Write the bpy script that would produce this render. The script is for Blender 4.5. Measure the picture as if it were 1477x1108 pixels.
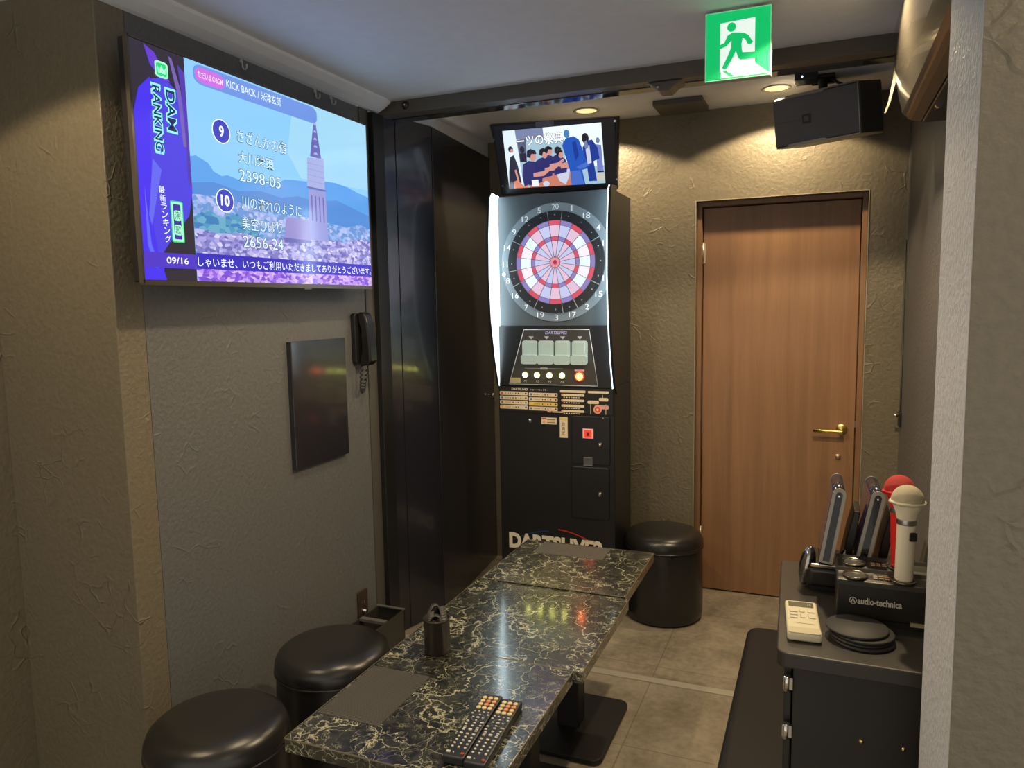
import bpy, bmesh, math, random
from mathutils import Vector, Matrix, Euler
random.seed(7)
scene = bpy.context.scene
for o in list(bpy.data.objects): bpy.data.objects.remove(o)
PI = math.pi
COL = scene.collection

# ------------------------------------------------------------------ camera
F_PX, YAW, PITCH, ROLL = 1080.04, 0.391456, 0.107336, -0.0176026
def cam_axes(yaw, pitch, roll):
    fwd = Vector((-math.sin(yaw)*math.cos(pitch), math.cos(yaw)*math.cos(pitch), -math.sin(pitch)))
    right = Vector((math.cos(yaw), math.sin(yaw), 0)); up = right.cross(fwd)
    c, s = math.cos(roll), math.sin(roll)
    return c*right + s*up, -s*right + c*up, fwd
r_, u_, w_ = cam_axes(YAW, PITCH, ROLL)
cd = bpy.data.cameras.new('camera'); cam = bpy.data.objects.new('camera', cd); COL.objects.link(cam)
m = Matrix((r_, u_, -w_)).transposed().to_4x4(); m.translation = Vector((0, 0, 1.53))
cam.matrix_world = m
cd.sensor_fit = 'HORIZONTAL'; cd.sensor_width = 36; cd.lens = F_PX/1477*36
cd.clip_start = 0.02
scene.camera = cam

# ------------------------------------------------------------------ view, world
vs = scene.view_settings
vs.view_transform = 'Standard'; vs.look = 'None'; vs.gamma = 1; vs.exposure = 0.0
try: vs.use_curve_mapping = False
except Exception: pass
wd = bpy.data.worlds.new('world'); scene.world = wd; wd.use_nodes = True
bg = wd.node_tree.nodes['Background']; bg.inputs[0].default_value = (1.0, 0.93, 0.82, 1); bg.inputs[1].default_value = .85

# ------------------------------------------------------------------ lamps of the room
WARM = (1.0, 0.77, 0.47)
LIGHTS = []
def spot(name, loc, power, col=WARM, half=68, blend=.12, rad=.03):
    l = bpy.data.lights.new(name, 'SPOT'); l.energy = power; l.color = col
    l.spot_size = math.radians(2*half); l.spot_blend = blend; l.shadow_soft_size = rad
    o = bpy.data.objects.new(name, l); COL.objects.link(o); o.location = loc
    return o
NEAR_LAMPS = [(-1.05, 1.90, 2.4), (0.06, 2.30, 2.4), (-1.72, 0.90, 2.4), (0.50, 0.25, 2.4)]
FAR_LAMPS = [(-1.072, 3.60, 2.45), (-0.205, 3.60, 2.45)]
NEAR_POWER = [44, 92, 36, 13]
FAR_POWER = [40, 42]

# ------------------------------------------------------------------ materials
MATS = {}
def nodes_of(mt):
    mt.use_nodes = True
    return mt.node_tree.nodes, mt.node_tree.links, mt.node_tree.nodes['Principled BSDF']
def mat(name, col, rough=.5, metal=0, emit=None, es=0, coat=0, coatr=.03, bump=0, bscale=60, spec=.5, var=0, vscale=20, trans=0):
    """procedural material: a noise drives slight colour variation, roughness and bump"""
    if name in MATS: return MATS[name]
    mt = bpy.data.materials.new(name); n, l, b = nodes_of(mt)
    b.inputs['Base Color'].default_value = (*col, 1); b.inputs['Roughness'].default_value = rough
    b.inputs['Metallic'].default_value = metal; b.inputs['Specular IOR Level'].default_value = spec
    b.inputs['Coat Weight'].default_value = coat; b.inputs['Coat Roughness'].default_value = coatr; b.inputs['Transmission Weight'].default_value = trans
    tc = n.new('ShaderNodeTexCoord'); nz = n.new('ShaderNodeTexNoise'); nz.inputs['Scale'].default_value = vscale
    nz.inputs['Detail'].default_value = 4
    l.new(tc.outputs['Object'], nz.inputs['Vector'])
    v = var if var else .06
    mr = n.new('ShaderNodeMapRange'); mr.inputs['To Min'].default_value = 1-v; mr.inputs['To Max'].default_value = 1+v
    l.new(nz.outputs['Fac'], mr.inputs['Value'])
    vm = n.new('ShaderNodeVectorMath'); vm.operation = 'SCALE'; vm.inputs[0].default_value = col
    l.new(mr.outputs[0], vm.inputs['Scale']); l.new(vm.outputs[0], b.inputs['Base Color'])
    if bump:
        n2 = n.new('ShaderNodeTexNoise'); n2.inputs['Scale'].default_value = bscale; n2.inputs['Detail'].default_value = 3
        l.new(tc.outputs['Object'], n2.inputs['Vector'])
        bp = n.new('ShaderNodeBump'); bp.inputs['Strength'].default_value = bump; bp.inputs['Distance'].default_value = .002
        l.new(n2.outputs['Fac'], bp.inputs['Height']); l.new(bp.outputs[0], b.inputs['Normal'])
    if emit is not None:
        b.inputs['Emission Color'].default_value = (*emit, 1); b.inputs['Emission Strength'].default_value = es
    MATS[name] = mt
    return mt
def emis(name, col, s=1.0, base=.02, rough=.12):
    return mat(name, (base, base, base), rough=rough, emit=col, es=s)
def srgb(r, g, b):
    f = lambda c: (c/255/12.92) if c/255 <= .04045 else ((c/255+.055)/1.055)**2.4
    return (f(r), f(g), f(b))

def wall_mat(name, col, crease=1.0, rough=.5, scale=1.0):
    """wallpaper pressed like trowelled plaster: fine grain plus sparse curved creases"""
    mt = bpy.data.materials.new(name); n, l, b = nodes_of(mt)
    tc = n.new('ShaderNodeTexCoord')
    nz = n.new('ShaderNodeTexNoise'); nz.inputs['Scale'].default_value = 5*scale; nz.inputs['Detail'].default_value = 3
    l.new(tc.outputs['Object'], nz.inputs['Vector'])
    mx = n.new('ShaderNodeMix'); mx.data_type = 'VECTOR'; mx.inputs['Factor'].default_value = .16
    l.new(tc.outputs['Object'], mx.inputs['A']); l.new(nz.outputs['Color'], mx.inputs['B'])
    vo = n.new('ShaderNodeTexVoronoi'); vo.feature = 'DISTANCE_TO_EDGE'; vo.inputs['Scale'].default_value = 13*scale
    l.new(mx.outputs['Result'], vo.inputs['Vector'])
    ed = n.new('ShaderNodeMapRange'); ed.inputs['From Min'].default_value = 0; ed.inputs['From Max'].default_value = .05
    ed.inputs['To Min'].default_value = 1; ed.inputs['To Max'].default_value = 0
    l.new(vo.outputs['Distance'], ed.inputs['Value'])
    n2 = n.new('ShaderNodeTexNoise'); n2.inputs['Scale'].default_value = 7*scale; n2.inputs['Detail'].default_value = 2
    l.new(tc.outputs['Object'], n2.inputs['Vector'])
    m2 = n.new('ShaderNodeMapRange'); m2.inputs['From Min'].default_value = .57; m2.inputs['From Max'].default_value = .68
    l.new(n2.outputs['Fac'], m2.inputs['Value'])
    mu = n.new('ShaderNodeMath'); mu.operation = 'MULTIPLY'; l.new(ed.outputs[0], mu.inputs[0]); l.new(m2.outputs[0], mu.inputs[1])
    n3 = n.new('ShaderNodeTexNoise'); n3.inputs['Scale'].default_value = 70*scale; n3.inputs['Detail'].default_value = 6
    l.new(tc.outputs['Object'], n3.inputs['Vector'])
    ad = n.new('ShaderNodeMath'); ad.operation = 'MULTIPLY_ADD'; ad.inputs[1].default_value = .55*crease
    l.new(mu.outputs[0], ad.inputs[0]); l.new(n3.outputs['Fac'], ad.inputs[2])
    bp = n.new('ShaderNodeBump'); bp.inputs['Strength'].default_value = .8; bp.inputs['Distance'].default_value = .0035
    l.new(ad.outputs[0], bp.inputs['Height']); l.new(bp.outputs[0], b.inputs['Normal'])
    mr = n.new('ShaderNodeMapRange'); mr.inputs['To Min'].default_value = .8; mr.inputs['To Max'].default_value = 1.2
    l.new(n3.outputs['Fac'], mr.inputs['Value'])
    vm = n.new('ShaderNodeVectorMath'); vm.operation = 'SCALE'; vm.inputs[0].default_value = col
    l.new(mr.outputs[0], vm.inputs['Scale']); l.new(vm.outputs[0], b.inputs['Base Color'])
    b.inputs['Roughness'].default_value = rough
    MATS[name] = mt
    return mt

def wood_mat(name, dark, light, rough=.4):
    mt = bpy.data.materials.new(name); n, l, b = nodes_of(mt)
    tc = n.new('ShaderNodeTexCoord'); mp = n.new('ShaderNodeMapping'); mp.inputs['Scale'].default_value = (14, 14, .55)
    l.new(tc.outputs['Object'], mp.inputs['Vector'])
    nz = n.new('ShaderNodeTexNoise'); nz.inputs['Scale'].default_value = 1.6; nz.inputs['Detail'].default_value = 7; nz.inputs['Distortion'].default_value = .6
    l.new(mp.outputs[0], nz.inputs['Vector'])
    mp2 = n.new('ShaderNodeMapping'); mp2.inputs['Scale'].default_value = (160, 160, 5); l.new(tc.outputs['Object'], mp2.inputs['Vector'])
    n2 = n.new('ShaderNodeTexNoise'); n2.inputs['Scale'].default_value = 1.5; n2.inputs['Detail'].default_value = 3
    l.new(mp2.outputs[0], n2.inputs['Vector'])
    av = n.new('ShaderNodeMath'); av.operation = 'MULTIPLY_ADD'; av.inputs[1].default_value = .35
    l.new(n2.outputs['Fac'], av.inputs[0]); l.new(nz.outputs['Fac'], av.inputs[2])
    cr = n.new('ShaderNodeValToRGB'); cr.color_ramp.elements[0].position = .45; cr.color_ramp.elements[1].position = .95
    cr.color_ramp.elements[0].color = (*dark, 1); cr.color_ramp.elements[1].color = (*light, 1)
    l.new(av.outputs[0], cr.inputs[0]); l.new(cr.outputs[0], b.inputs['Base Color'])
    b.inputs['Roughness'].default_value = rough
    bp = n.new('ShaderNodeBump'); bp.inputs['Strength'].default_value = .12; bp.inputs['Distance'].default_value = .001
    l.new(av.outputs[0], bp.inputs['Height']); l.new(bp.outputs[0], b.inputs['Normal'])
    MATS[name] = mt
    return mt

def marble_mat(name):
    mt = bpy.data.materials.new(name); n, l, b = nodes_of(mt)
    tc = n.new('ShaderNodeTexCoord')
    nz = n.new('ShaderNodeTexNoise'); nz.inputs['Scale'].default_value = 9; nz.inputs['Detail'].default_value = 5
    nz.inputs['Roughness'].default_value = .55
    l.new(tc.outputs['Object'], nz.inputs['Vector'])
    mx = n.new('ShaderNodeMix'); mx.data_type = 'VECTOR'; mx.inputs['Factor'].default_value = .20
    l.new(tc.outputs['Object'], mx.inputs['A']); l.new(nz.outputs['Color'], mx.inputs['B'])
    def vein(scale, width, seed, lo, hi):
        mp = n.new('ShaderNodeMapping'); mp.inputs['Location'].default_value = (seed, seed*.7, 0); mp.inputs['Rotation'].default_value = (0, 0, .5+seed)
        mp.inputs['Scale'].default_value = (1.0, .55, 1)
        l.new(mx.outputs['Result'], mp.inputs['Vector'])
        vo = n.new('ShaderNodeTexVoronoi'); vo.feature = 'DISTANCE_TO_EDGE'; vo.inputs['Scale'].default_value = scale
        l.new(mp.outputs[0], vo.inputs['Vector'])
        ed = n.new('ShaderNodeMapRange'); ed.inputs['From Min'].default_value = 0; ed.inputs['From Max'].default_value = width
        ed.inputs['To Min'].default_value = 1; ed.inputs['To Max'].default_value = 0
        l.new(vo.outputs['Distance'], ed.inputs['Value'])
        k = n.new('ShaderNodeTexNoise'); k.inputs['Scale'].default_value = scale*.7; k.inputs['Detail'].default_value = 2
        mp3 = n.new('ShaderNodeMapping'); mp3.inputs['Location'].default_value = (seed*3, 1, 2); l.new(tc.outputs['Object'], mp3.inputs['Vector'])
        l.new(mp3.outputs[0], k.inputs['Vector'])
        kk = n.new('ShaderNodeMapRange'); kk.inputs['From Min'].default_value = lo; kk.inputs['From Max'].default_value = hi
        l.new(k.outputs['Fac'], kk.inputs['Value'])
        mu = n.new('ShaderNodeMath'); mu.operation = 'MULTIPLY'; l.new(ed.outputs[0], mu.inputs[0]); l.new(kk.outputs[0], mu.inputs[1])
        return mu
    a = vein(8, .015, .3, .34, .46); c = vein(20, .022, 1.7, .40, .54); d = vein(50, .05, 2.9, .40, .60)
    m1 = n.new('ShaderNodeMath'); m1.operation = 'MAXIMUM'; l.new(a.outputs[0], m1.inputs[0]); l.new(c.outputs[0], m1.inputs[1])
    m2 = n.new('ShaderNodeMath'); m2.operation = 'MULTIPLY_ADD'; m2.inputs[1].default_value = .45; m2.use_clamp = True
    l.new(d.outputs[0], m2.inputs[0]); l.new(m1.outputs[0], m2.inputs[2])
    g = n.new('ShaderNodeTexNoise'); g.inputs['Scale'].default_value = 26; g.inputs['Detail'].default_value = 8; g.inputs['Distortion'].default_value = 1.5
    l.new(tc.outputs['Object'], g.inputs['Vector'])
    cr = n.new('ShaderNodeValToRGB'); cr.color_ramp.elements[0].position = .42; cr.color_ramp.elements[1].position = .72
    cr.color_ramp.elements[0].color = (.009, .010, .008, 1); cr.color_ramp.elements[1].color = (.05, .052, .038, 1)
    l.new(g.outputs['Fac'], cr.inputs[0])
    cm = n.new('ShaderNodeMix'); cm.data_type = 'RGBA'; l.new(m2.outputs[0], cm.inputs['Factor']); l.new(cr.outputs[0], cm.inputs['A'])
    cm.inputs['B'].default_value = (.54, .53, .37, 1)
    l.new(cm.outputs['Result'], b.inputs['Base Color'])
    b.inputs['Roughness'].default_value = .26; b.inputs['Specular IOR Level'].default_value = .8
    b.inputs['Coat Weight'].default_value = .7; b.inputs['Coat Roughness'].default_value = .10
    MATS[name] = mt
    return mt

def floor_mat(name):
    mt = bpy.data.materials.new(name); n, l, b = nodes_of(mt)
    tc = n.new('ShaderNodeTexCoord')
    a = n.new('ShaderNodeTexNoise'); a.inputs['Scale'].default_value = 4; a.inputs['Detail'].default_value = 10; a.inputs['Roughness'].default_value = .68
    l.new(tc.outputs['Object'], a.inputs['Vector'])
    c = n.new('ShaderNodeTexNoise'); c.inputs['Scale'].default_value = 40; c.inputs['Detail'].default_value = 6
    l.new(tc.outputs['Object'], c.inputs['Vector'])
    av = n.new('ShaderNodeMath'); av.operation = 'MULTIPLY_ADD'; av.inputs[1].default_value = .35
    l.new(c.outputs['Fac'], av.inputs[0]); l.new(a.outputs['Fac'], av.inputs[2])
    cr = n.new('ShaderNodeValToRGB'); cr.color_ramp.elements[0].position = .5; cr.color_ramp.elements[1].position = .88
    cr.color_ramp.elements[0].color = (.19, .162, .122, 1); cr.color_ramp.elements[1].color = (.44, .385, .295, 1)
    l.new(av.outputs[0], cr.inputs[0])
    # faint joints between large square vinyl tiles
    br = n.new('ShaderNodeTexBrick'); br.offset = 0; br.inputs['Scale'].default_value = 1; br.inputs['Mortar Size'].default_value = .002
    br.inputs['Brick Width'].default_value = .60; br.inputs['Row Height'].default_value = .60
    br.inputs['Color1'].default_value = (1, 1, 1, 1); br.inputs['Color2'].default_value = (.9, .9, .9, 1); br.inputs['Mortar'].default_value = (.55, .55, .55, 1)
    l.new(tc.outputs['Object'], br.inputs['Vector'])
    cm = n.new('ShaderNodeMix'); cm.data_type = 'RGBA'; cm.blend_type = 'MULTIPLY'; cm.inputs['Factor'].default_value = 1
    l.new(cr.outputs[0], cm.inputs['A']); l.new(br.outputs['Color'], cm.inputs['B']); l.new(cm.outputs['Result'], b.inputs['Base Color'])
    b.inputs['Roughness'].default_value = .42
    bp = n.new('ShaderNodeBump'); bp.inputs['Strength'].default_value = .15; bp.inputs['Distance'].default_value = .001
    l.new(c.outputs['Fac'], bp.inputs['Height']); l.new(bp.outputs[0], b.inputs['Normal'])
    MATS[name] = mt
    return mt

def town_mat(name, scale, cols, es=1.0):
    """picture content of a screen: a patchwork of small roofs"""
    mt = bpy.data.materials.new(name); n, l, b = nodes_of(mt)
    tc = n.new('ShaderNodeTexCoord'); mp = n.new('ShaderNodeMapping'); mp.inputs['Rotation'].default_value = (.6, 0, 0); mp.inputs['Scale'].default_value = (1, 1, 1.8)
    l.new(tc.outputs['Object'], mp.inputs['Vector'])
    vo = n.new('ShaderNodeTexVoronoi'); vo.inputs['Scale'].default_value = scale; l.new(mp.outputs[0], vo.inputs['Vector'])
    cr = n.new('ShaderNodeValToRGB'); cr.color_ramp.interpolation = 'CONSTANT'
    els = cr.color_ramp.elements
    while len(els) < len(cols): els.new(.5)
    for i, c in enumerate(cols): els[i].position = i/len(cols); els[i].color = (*c, 1)
    sx = n.new('ShaderNodeSeparateColor'); l.new(vo.outputs['Color'], sx.inputs[0]); l.new(sx.outputs[0], cr.inputs[0])
    b.inputs['Base Color'].default_value = (.02, .02, .02, 1); b.inputs['Roughness'].default_value = .12
    l.new(cr.outputs[0], b.inputs['Emission Color']); b.inputs['Emission Strength'].default_value = es
    MATS[name] = mt
    return mt

WALL = wall_mat('wall_charcoal_plaster', (.128, .130, .130), 1.0, .48)
WALLB = wall_mat('wall_bronze_plaster', (.165, .142, .098), 1.6, .45)
CEIL = mat('ceiling_grey_paper', (.76, .79, .86), .7, bump=.1, bscale=120)
BEAM = mat('beam_dark_brown', (.095, .083, .066), .4, bump=.05)
BEAMG = mat('beam_gloss_black', (.02, .018, .016), .1)
FLOOR = floor_mat('floor_concrete_vinyl')
MARBLE = marble_mat('green_black_marble')
BLACK = mat('black_plastic', (.015, .015, .016), .38)
BLACKM = mat('black_matte', (.012, .012, .012), .6, bump=.08, bscale=300)
BLACKG = mat('black_gloss', (.008, .008, .009), .08)
PANELG = mat('gloss_black_panel', (.018, .018, .025), .24, spec=.5, coat=.55, coatr=.11, bump=.3, bscale=260)
LEATHER = mat('black_leatherette', (.016, .0155, .015), .27, spec=.55, bump=.15, bscale=420)
IRON = mat('black_powder_coat', (.010, .010, .010), .5, bump=.1, bscale=500)
CHROME = mat('chrome', (.75, .73, .70), .18, 1)
STEEL = mat('brushed_steel', (.45, .44, .42), .32, 1)
BRASS = mat('satin_brass', (.78, .60, .22), .25, 1)
GREYP = mat('grey_plastic', (.13, .13, .125), .45)
WOODD = wood_mat('door_walnut_veneer', (.235, .125, .062), (.33, .180, .092))
WOODF = wood_mat('door_frame_veneer', (.21, .115, .060), (.29, .16, .085))

# ------------------------------------------------------------------ mesh helper
class MB:
    def __init__(s): s.v = []; s.f = []; s.m = []; s.sm = []
    def add(s, vs_, fs, mi=0, smooth=False):
        o = len(s.v); s.v += [Vector(p) for p in vs_]
        for f in fs: s.f.append([i+o for i in f]); s.m.append(mi); s.sm.append(smooth)
        return s
    def box(s, x0, x1, y0, y1, z0, z1, mi=0):
        x0, x1 = sorted((x0, x1)); y0, y1 = sorted((y0, y1)); z0, z1 = sorted((z0, z1))
        v = [(x0, y0, z0), (x1, y0, z0), (x1, y1, z0), (x0, y1, z0), (x0, y0, z1), (x1, y0, z1), (x1, y1, z1), (x0, y1, z1)]
        return s.add(v, [(3, 2, 1, 0), (4, 5, 6, 7), (0, 1, 5, 4), (1, 2, 6, 5), (2, 3, 7, 6), (3, 0, 4, 7)], mi)
    def prism(s, pl, pts, d0, d1, mi=0, smooth=False):
        """closed polygon pts in plane pl, extruded from offset d0 to d1 along its normal"""
        n = len(pts)
        a = sum(pts[i][0]*pts[(i+1) % n][1]-pts[(i+1) % n][0]*pts[i][1] for i in range(n))
        if a < 0: pts = pts[::-1]
        v = [pl(u, w, d0) for u, w in pts] + [pl(u, w, d1) for u, w in pts]
        o = len(s.v); s.v += [Vector(p) for p in v]
        fl = [list(range(n-1, -1, -1)), list(range(n, 2*n))]
        for i in range(n): fl.append([i, (i+1) % n, n+(i+1) % n, n+i])
        for k, f in enumerate(fl): s.f.append([i+o for i in f]); s.m.append(mi); s.sm.append(smooth and k > 1)
        return s
    def flat(s, pl, pts, d, mi=0):
        n = len(pts)
        a = sum(pts[i][0]*pts[(i+1) % n][1]-pts[(i+1) % n][0]*pts[i][1] for i in range(n))
        if a < 0: pts = pts[::-1]
        return s.add([pl(u, w, d) for u, w in pts], [list(range(n))], mi)
    def lathe(s, prof, n=40, c=(0, 0, 0), axis='z', mi=0, smooth=True):
        """prof: list of (r, h); closed to the axis where r==0"""
        o = len(s.v); rings = []
        def P(r, h, a):
            x, y = r*math.cos(a), r*math.sin(a)
            p = {'z': (x, y, h), 'y': (x, h, -y), 'x': (h, x, y)}[axis]
            return Vector((p[0]+c[0], p[1]+c[1], p[2]+c[2]))
        for r, h in prof:
            if r < 1e-7: rings.append([len(s.v)]); s.v.append(P(0, h, 0))
            else:
                rings.append(list(range(len(s.v), len(s.v)+n)))
                for k in range(n): s.v.append(P(r, h, 2*PI*k/n))
        for a, b in zip(rings, rings[1:]):
            for k in range(n):
                k2 = (k+1) % n
                if len(a) == 1 and len(b) == 1: continue
                if len(a) == 1: f = [a[0], b[k2], b[k]]
                elif len(b) == 1: f = [a[k], a[k2], b[0]]
                else: f = [a[k], a[k2], b[k2], b[k]]
                s.f.append(f); s.m.append(mi); s.sm.append(smooth)
        return s
    def cyl(s, c, r, h, axis='z', n=24, mi=0, r2=None):
        r2 = r if r2 is None else r2
        s.lathe([(0, 0), (r, 0)], n, c, axis, mi, False); s.lathe([(r, 0), (r2, h)], n, c, axis, mi, True); s.lathe([(r2, h), (0, h)], n, c, axis, mi, False)
        return s
    def tube(s, pts, r, n=8, mi=0, cap=True):
        pts = [Vector(p) for p in pts]; rings = []
        prev = None
        for i, p in enumerate(pts):
            t = (pts[min(i+1, len(pts)-1)]-pts[max(i-1, 0)]).normalized()
            if prev is None:
                a = t.orthogonal().normalized()
            else:
                a = (prev - t*prev.dot(t))
                a = a.normalized() if a.length > 1e-6 else t.orthogonal().normalized()
            prev = a; b = t.cross(a)
            rr = r[i] if isinstance(r, (list, tuple)) else r
            rings.append(list(range(len(s.v), len(s.v)+n)))
            for k in range(n): s.v.append(p + a*(rr*math.cos(2*PI*k/n)) + b*(rr*math.sin(2*PI*k/n)))
        for a, b in zip(rings, rings[1:]):
            for k in range(n): s.f.append([a[k], a[(k+1) % n], b[(k+1) % n], b[k]]); s.m.append(mi); s.sm.append(True)
        if cap:
            s.f.append(rings[0][::-1]); s.m.append(mi); s.sm.append(False); s.f.append(rings[-1][:]); s.m.append(mi); s.sm.append(False)
        return s

def plane(O, U, V):
    """maps (u, v, d) onto a plane with origin O, axes U and V and normal UxV"""
    O, U, V = Vector(O), Vector(U), Vector(V); N = U.cross(V).normalized()
    return lambda u, v, d=0.0: O + U*u + V*v + N*d
def rect(x0, x1, y0, y1): return [(x0, y0), (x1, y0), (x1, y1), (x0, y1)]
def rrect(x0, x1, y0, y1, r, n=5):
    p = []
    for cx, cy, a0 in ((x1-r, y1-r, 0), (x0+r, y1-r, PI/2), (x0+r, y0+r, PI), (x1-r, y0+r, 1.5*PI)):
        for k in range(n+1):
            a = a0+PI/2*k/n; p.append((cx+r*math.cos(a), cy+r*math.sin(a)))
    return p
def circ(cx, cy, r, n=24, ry=None):
    ry = r if ry is None else ry
    return [(cx+r*math.cos(2*PI*k/n), cy+ry*math.sin(2*PI*k/n)) for k in range(n)]
def ringpts(mb, pl, cx, cy, r0, r1, d, mi, a0=0, a1=2*PI, n=64):
    v = []; f = []
    for k in range(n+1):
        a = a0+(a1-a0)*k/n
        v += [pl(cx+r0*math.sin(a), cy+r0*math.cos(a), d), pl(cx+r1*math.sin(a), cy+r1*math.cos(a), d)]
    for k in range(n): f.append([2*k, 2*k+2, 2*k+3, 2*k+1][::-1])
    mb.add(v, f, mi)

_tx = {}
def text_geo(body, off=0.0, res=3):
    key = (body, off)
    if key in _tx: return _tx[key]
    cu = bpy.data.curves.new('lettering', 'FONT'); cu.body = body; cu.size = 1; cu.offset = off; cu.resolution_u = res
    ob = bpy.data.objects.new('lettering', cu); COL.objects.link(ob)
    bpy.context.view_layer.update()
    dg = bpy.context.evaluated_depsgraph_get()
    me = bpy.data.meshes.new_from_object(ob.evaluated_get(dg))
    V = [(v.co.x, v.co.y) for v in me.vertices]; Fs = [list(p.vertices) for p in me.polygons]
    bpy.data.objects.remove(ob); bpy.data.curves.remove(cu); bpy.data.meshes.remove(me)
    _tx[key] = (V, Fs); return V, Fs
def text(mb, pl, body, x0, x1, y0, y1, d, mi, off=0.0, rot=0, shear=0.0, skew=0.0):
    """lettering fitted to a box of the plane; rot=-1 reads downwards"""
    V, Fs = text_geo(body, off)
    if not V: return
    if rot: V = [(y, -x) for x, y in V]
    if shear: V = [(x+shear*y, y) for x, y in V]
    ax0 = min(v[0] for v in V); ax1 = max(v[0] for v in V); ay0 = min(v[1] for v in V); ay1 = max(v[1] for v in V)
    P = []
    for x, y in V:
        u = x0+(x-ax0)/(ax1-ax0)*(x1-x0); w = y0+(y-ay0)/max(ay1-ay0, 1e-6)*(y1-y0)+skew*(x-ax0)/(ax1-ax0)
        P.append(pl(u, w, d))
    mb.add(P, Fs, mi)

ORIG = {}
def obj(name, mb, mats, parent=None, bevel=0, seg=2, kind=None, label=None, local=False, auto=True):
    if not isinstance(mats, (list, tuple)): mats = [mats]
    o0 = ORIG.get(parent, Vector((0, 0, 0))) if (parent and not local) else Vector((0, 0, 0))
    me = bpy.data.meshes.new(name)
    me.from_pydata([tuple(v-o0) for v in mb.v], [], mb.f)
    for mt in mats: me.materials.append(mt)
    me.polygons.foreach_set('material_index', mb.m); me.polygons.foreach_set('use_smooth', mb.sm)
    me.update(); me.validate()
    o = bpy.data.objects.new(name, me); COL.objects.link(o)
    if parent: o.parent = parent; ORIG[o] = ORIG.get(parent, Vector((0, 0, 0)))
    if kind: o['kind'] = kind
    if label: o['label'] = label
    if bevel:
        b = o.modifiers.new('bevel', 'BEVEL'); b.width = bevel; b.segments = seg; b.limit_method = 'ANGLE'; b.angle_limit = math.radians(40)
    return o
def thing(name, label, cat, loc=(0, 0, 0), rot=None, group=None):
    o = bpy.data.objects.new(name, None); COL.objects.link(o); o.location = loc; o.empty_display_size = .05
    if rot: o.rotation_euler = rot
    o['label'] = label; o['category'] = cat
    if group: o['group'] = group
    ORIG[o] = Vector(loc); return o
def tag(o, label, cat, group=None):
    o['label'] = label; o['category'] = cat
    if group: o['group'] = group
    return o
def struct(name, mb, mats, **k): return obj(name, mb, mats, kind='structure', **k)
def copy_tree(o, parent=None):
    c = o.copy(); COL.objects.link(c)
    if parent: c.parent = parent
    for ch in list(o.children): copy_tree(ch, c)
    return c
XZ = lambda y: plane((0, y, 0), (1, 0, 0), (0, 0, 1))        # faces -Y
YZ = lambda x: plane((x, 0, 0), (0, 1, 0), (0, 0, 1))        # faces +X
XY = lambda z: plane((0, 0, z), (1, 0, 0), (0, 1, 0))        # faces +Z

# ------------------------------------------------------------------ the room
XL, XR, YB = -1.80, .347, 3.85
b = MB(); b.box(-2.6, 1.3, -1.2, YB+.4, -.1, 0); struct('floor', b, FLOOR)
b = MB(); b.box(-2.6, 1.3, -1.2, 2.95, 2.40, 2.56); b.box(-2.2, .6, 2.95, 4.2, 2.45, 2.56)
struct('ceiling', b, CEIL)
# back wall with the doorway cut out
DX0, DX1, DZ = -.585, .190, 2.015
b = MB(); b.box(-1.25, DX0, YB, YB+.15, 0, 2.45); b.box(XL-.2, -1.25, 4.06, 4.2, 0, 2.45); b.box(-1.27, -1.25, YB, 4.06, 0, 2.45); b.box(DX1, XR+.25, YB, YB+.2, 0, 2.45); b.box(DX0, DX1, YB, YB+.2, DZ, 2.45)
struct('wall_back', b, WALLB)
# left wall behind the television, its painted band over the black panels
b = MB(); b.box(XL-.2, XL, 1.60, 2.80, 0, 2.40); struct('wall_left', b, WALL)
b = MB(); b.box(XL-.2, XL, 2.95, 4.06, 2.362, 2.45); struct('trim_1', b, CEIL)
# cornice along the left wall
b = MB(); b.prism(plane((0, 1.42, 0), (1, 0, 0), (0, 0, 1)), [(XL, 2.40), (XL, 2.352), (XL+.015, 2.356), (XL+.05, 2.372), (XL+.078, 2.39), (XL+.08, 2.40)], 0, -1.45, 0)
struct('trim_2', b, CEIL)
# pillar by the television and the nearer wall on its left
b = MB(); b.box(-2.29, XL, 1.504, 1.60, 0, 2.40); struct('wall_left_pillar', b, WALLB, bevel=.003)
b = MB(); b.box(-2.5, -2.29, -1.2, 1.6, 0, 2.40); struct('wall_left_near', b, WALLB)
# right wall
b = MB(); b.box(XR, XR+.2, 1.25, YB, 0, 2.45); struct('wall_right', b, WALL)
# pillar at the right edge of the view; its left face carries a thin sheet coloured as if lit by the television
b = MB(); b.box(.1585, 1.2, 1.0, 1.25, 0, 2.40); struct('wall_right_pillar', b, WALLB)
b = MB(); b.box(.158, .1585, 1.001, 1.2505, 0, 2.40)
struct('pillar_face_tv_lit', b, wall_mat('tv_lit_plaster', (.62, .64, .68), .5, .55, 1.6))
# header beam between the two halves of the room, gloss underside with the partition track
b = MB(); b.box(XL, XR, 2.885, 2.955, 2.345, 2.45)
struct('trim_4', b, BEAM, bevel=.003)
b = MB(); b.box(XL, XR, 2.955, 3.02, 2.342, 2.45); struct('trim_5', b, BEAMG, bevel=.002)
# floor track under the beam
b = MB(); b.box(XL+.02, XR, 2.858, 2.898, 0, .004); struct('trim_6', b, mat('aluminium_track', (.50, .46, .38), .4, .2), bevel=.001)
# posts at the end of the left wall
b = MB(); b.box(XL-.1, XL+.005, 2.735, 2.80, 0, 2.36); struct('trim_7', b, mat('grey_brown_post', (.09, .082, .07), .5))
b = MB(); b.box(XL-.1, XL+.03, 2.80, 2.885, 0, 2.345); struct('trim_8', b, BLACK, bevel=.002)

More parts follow.
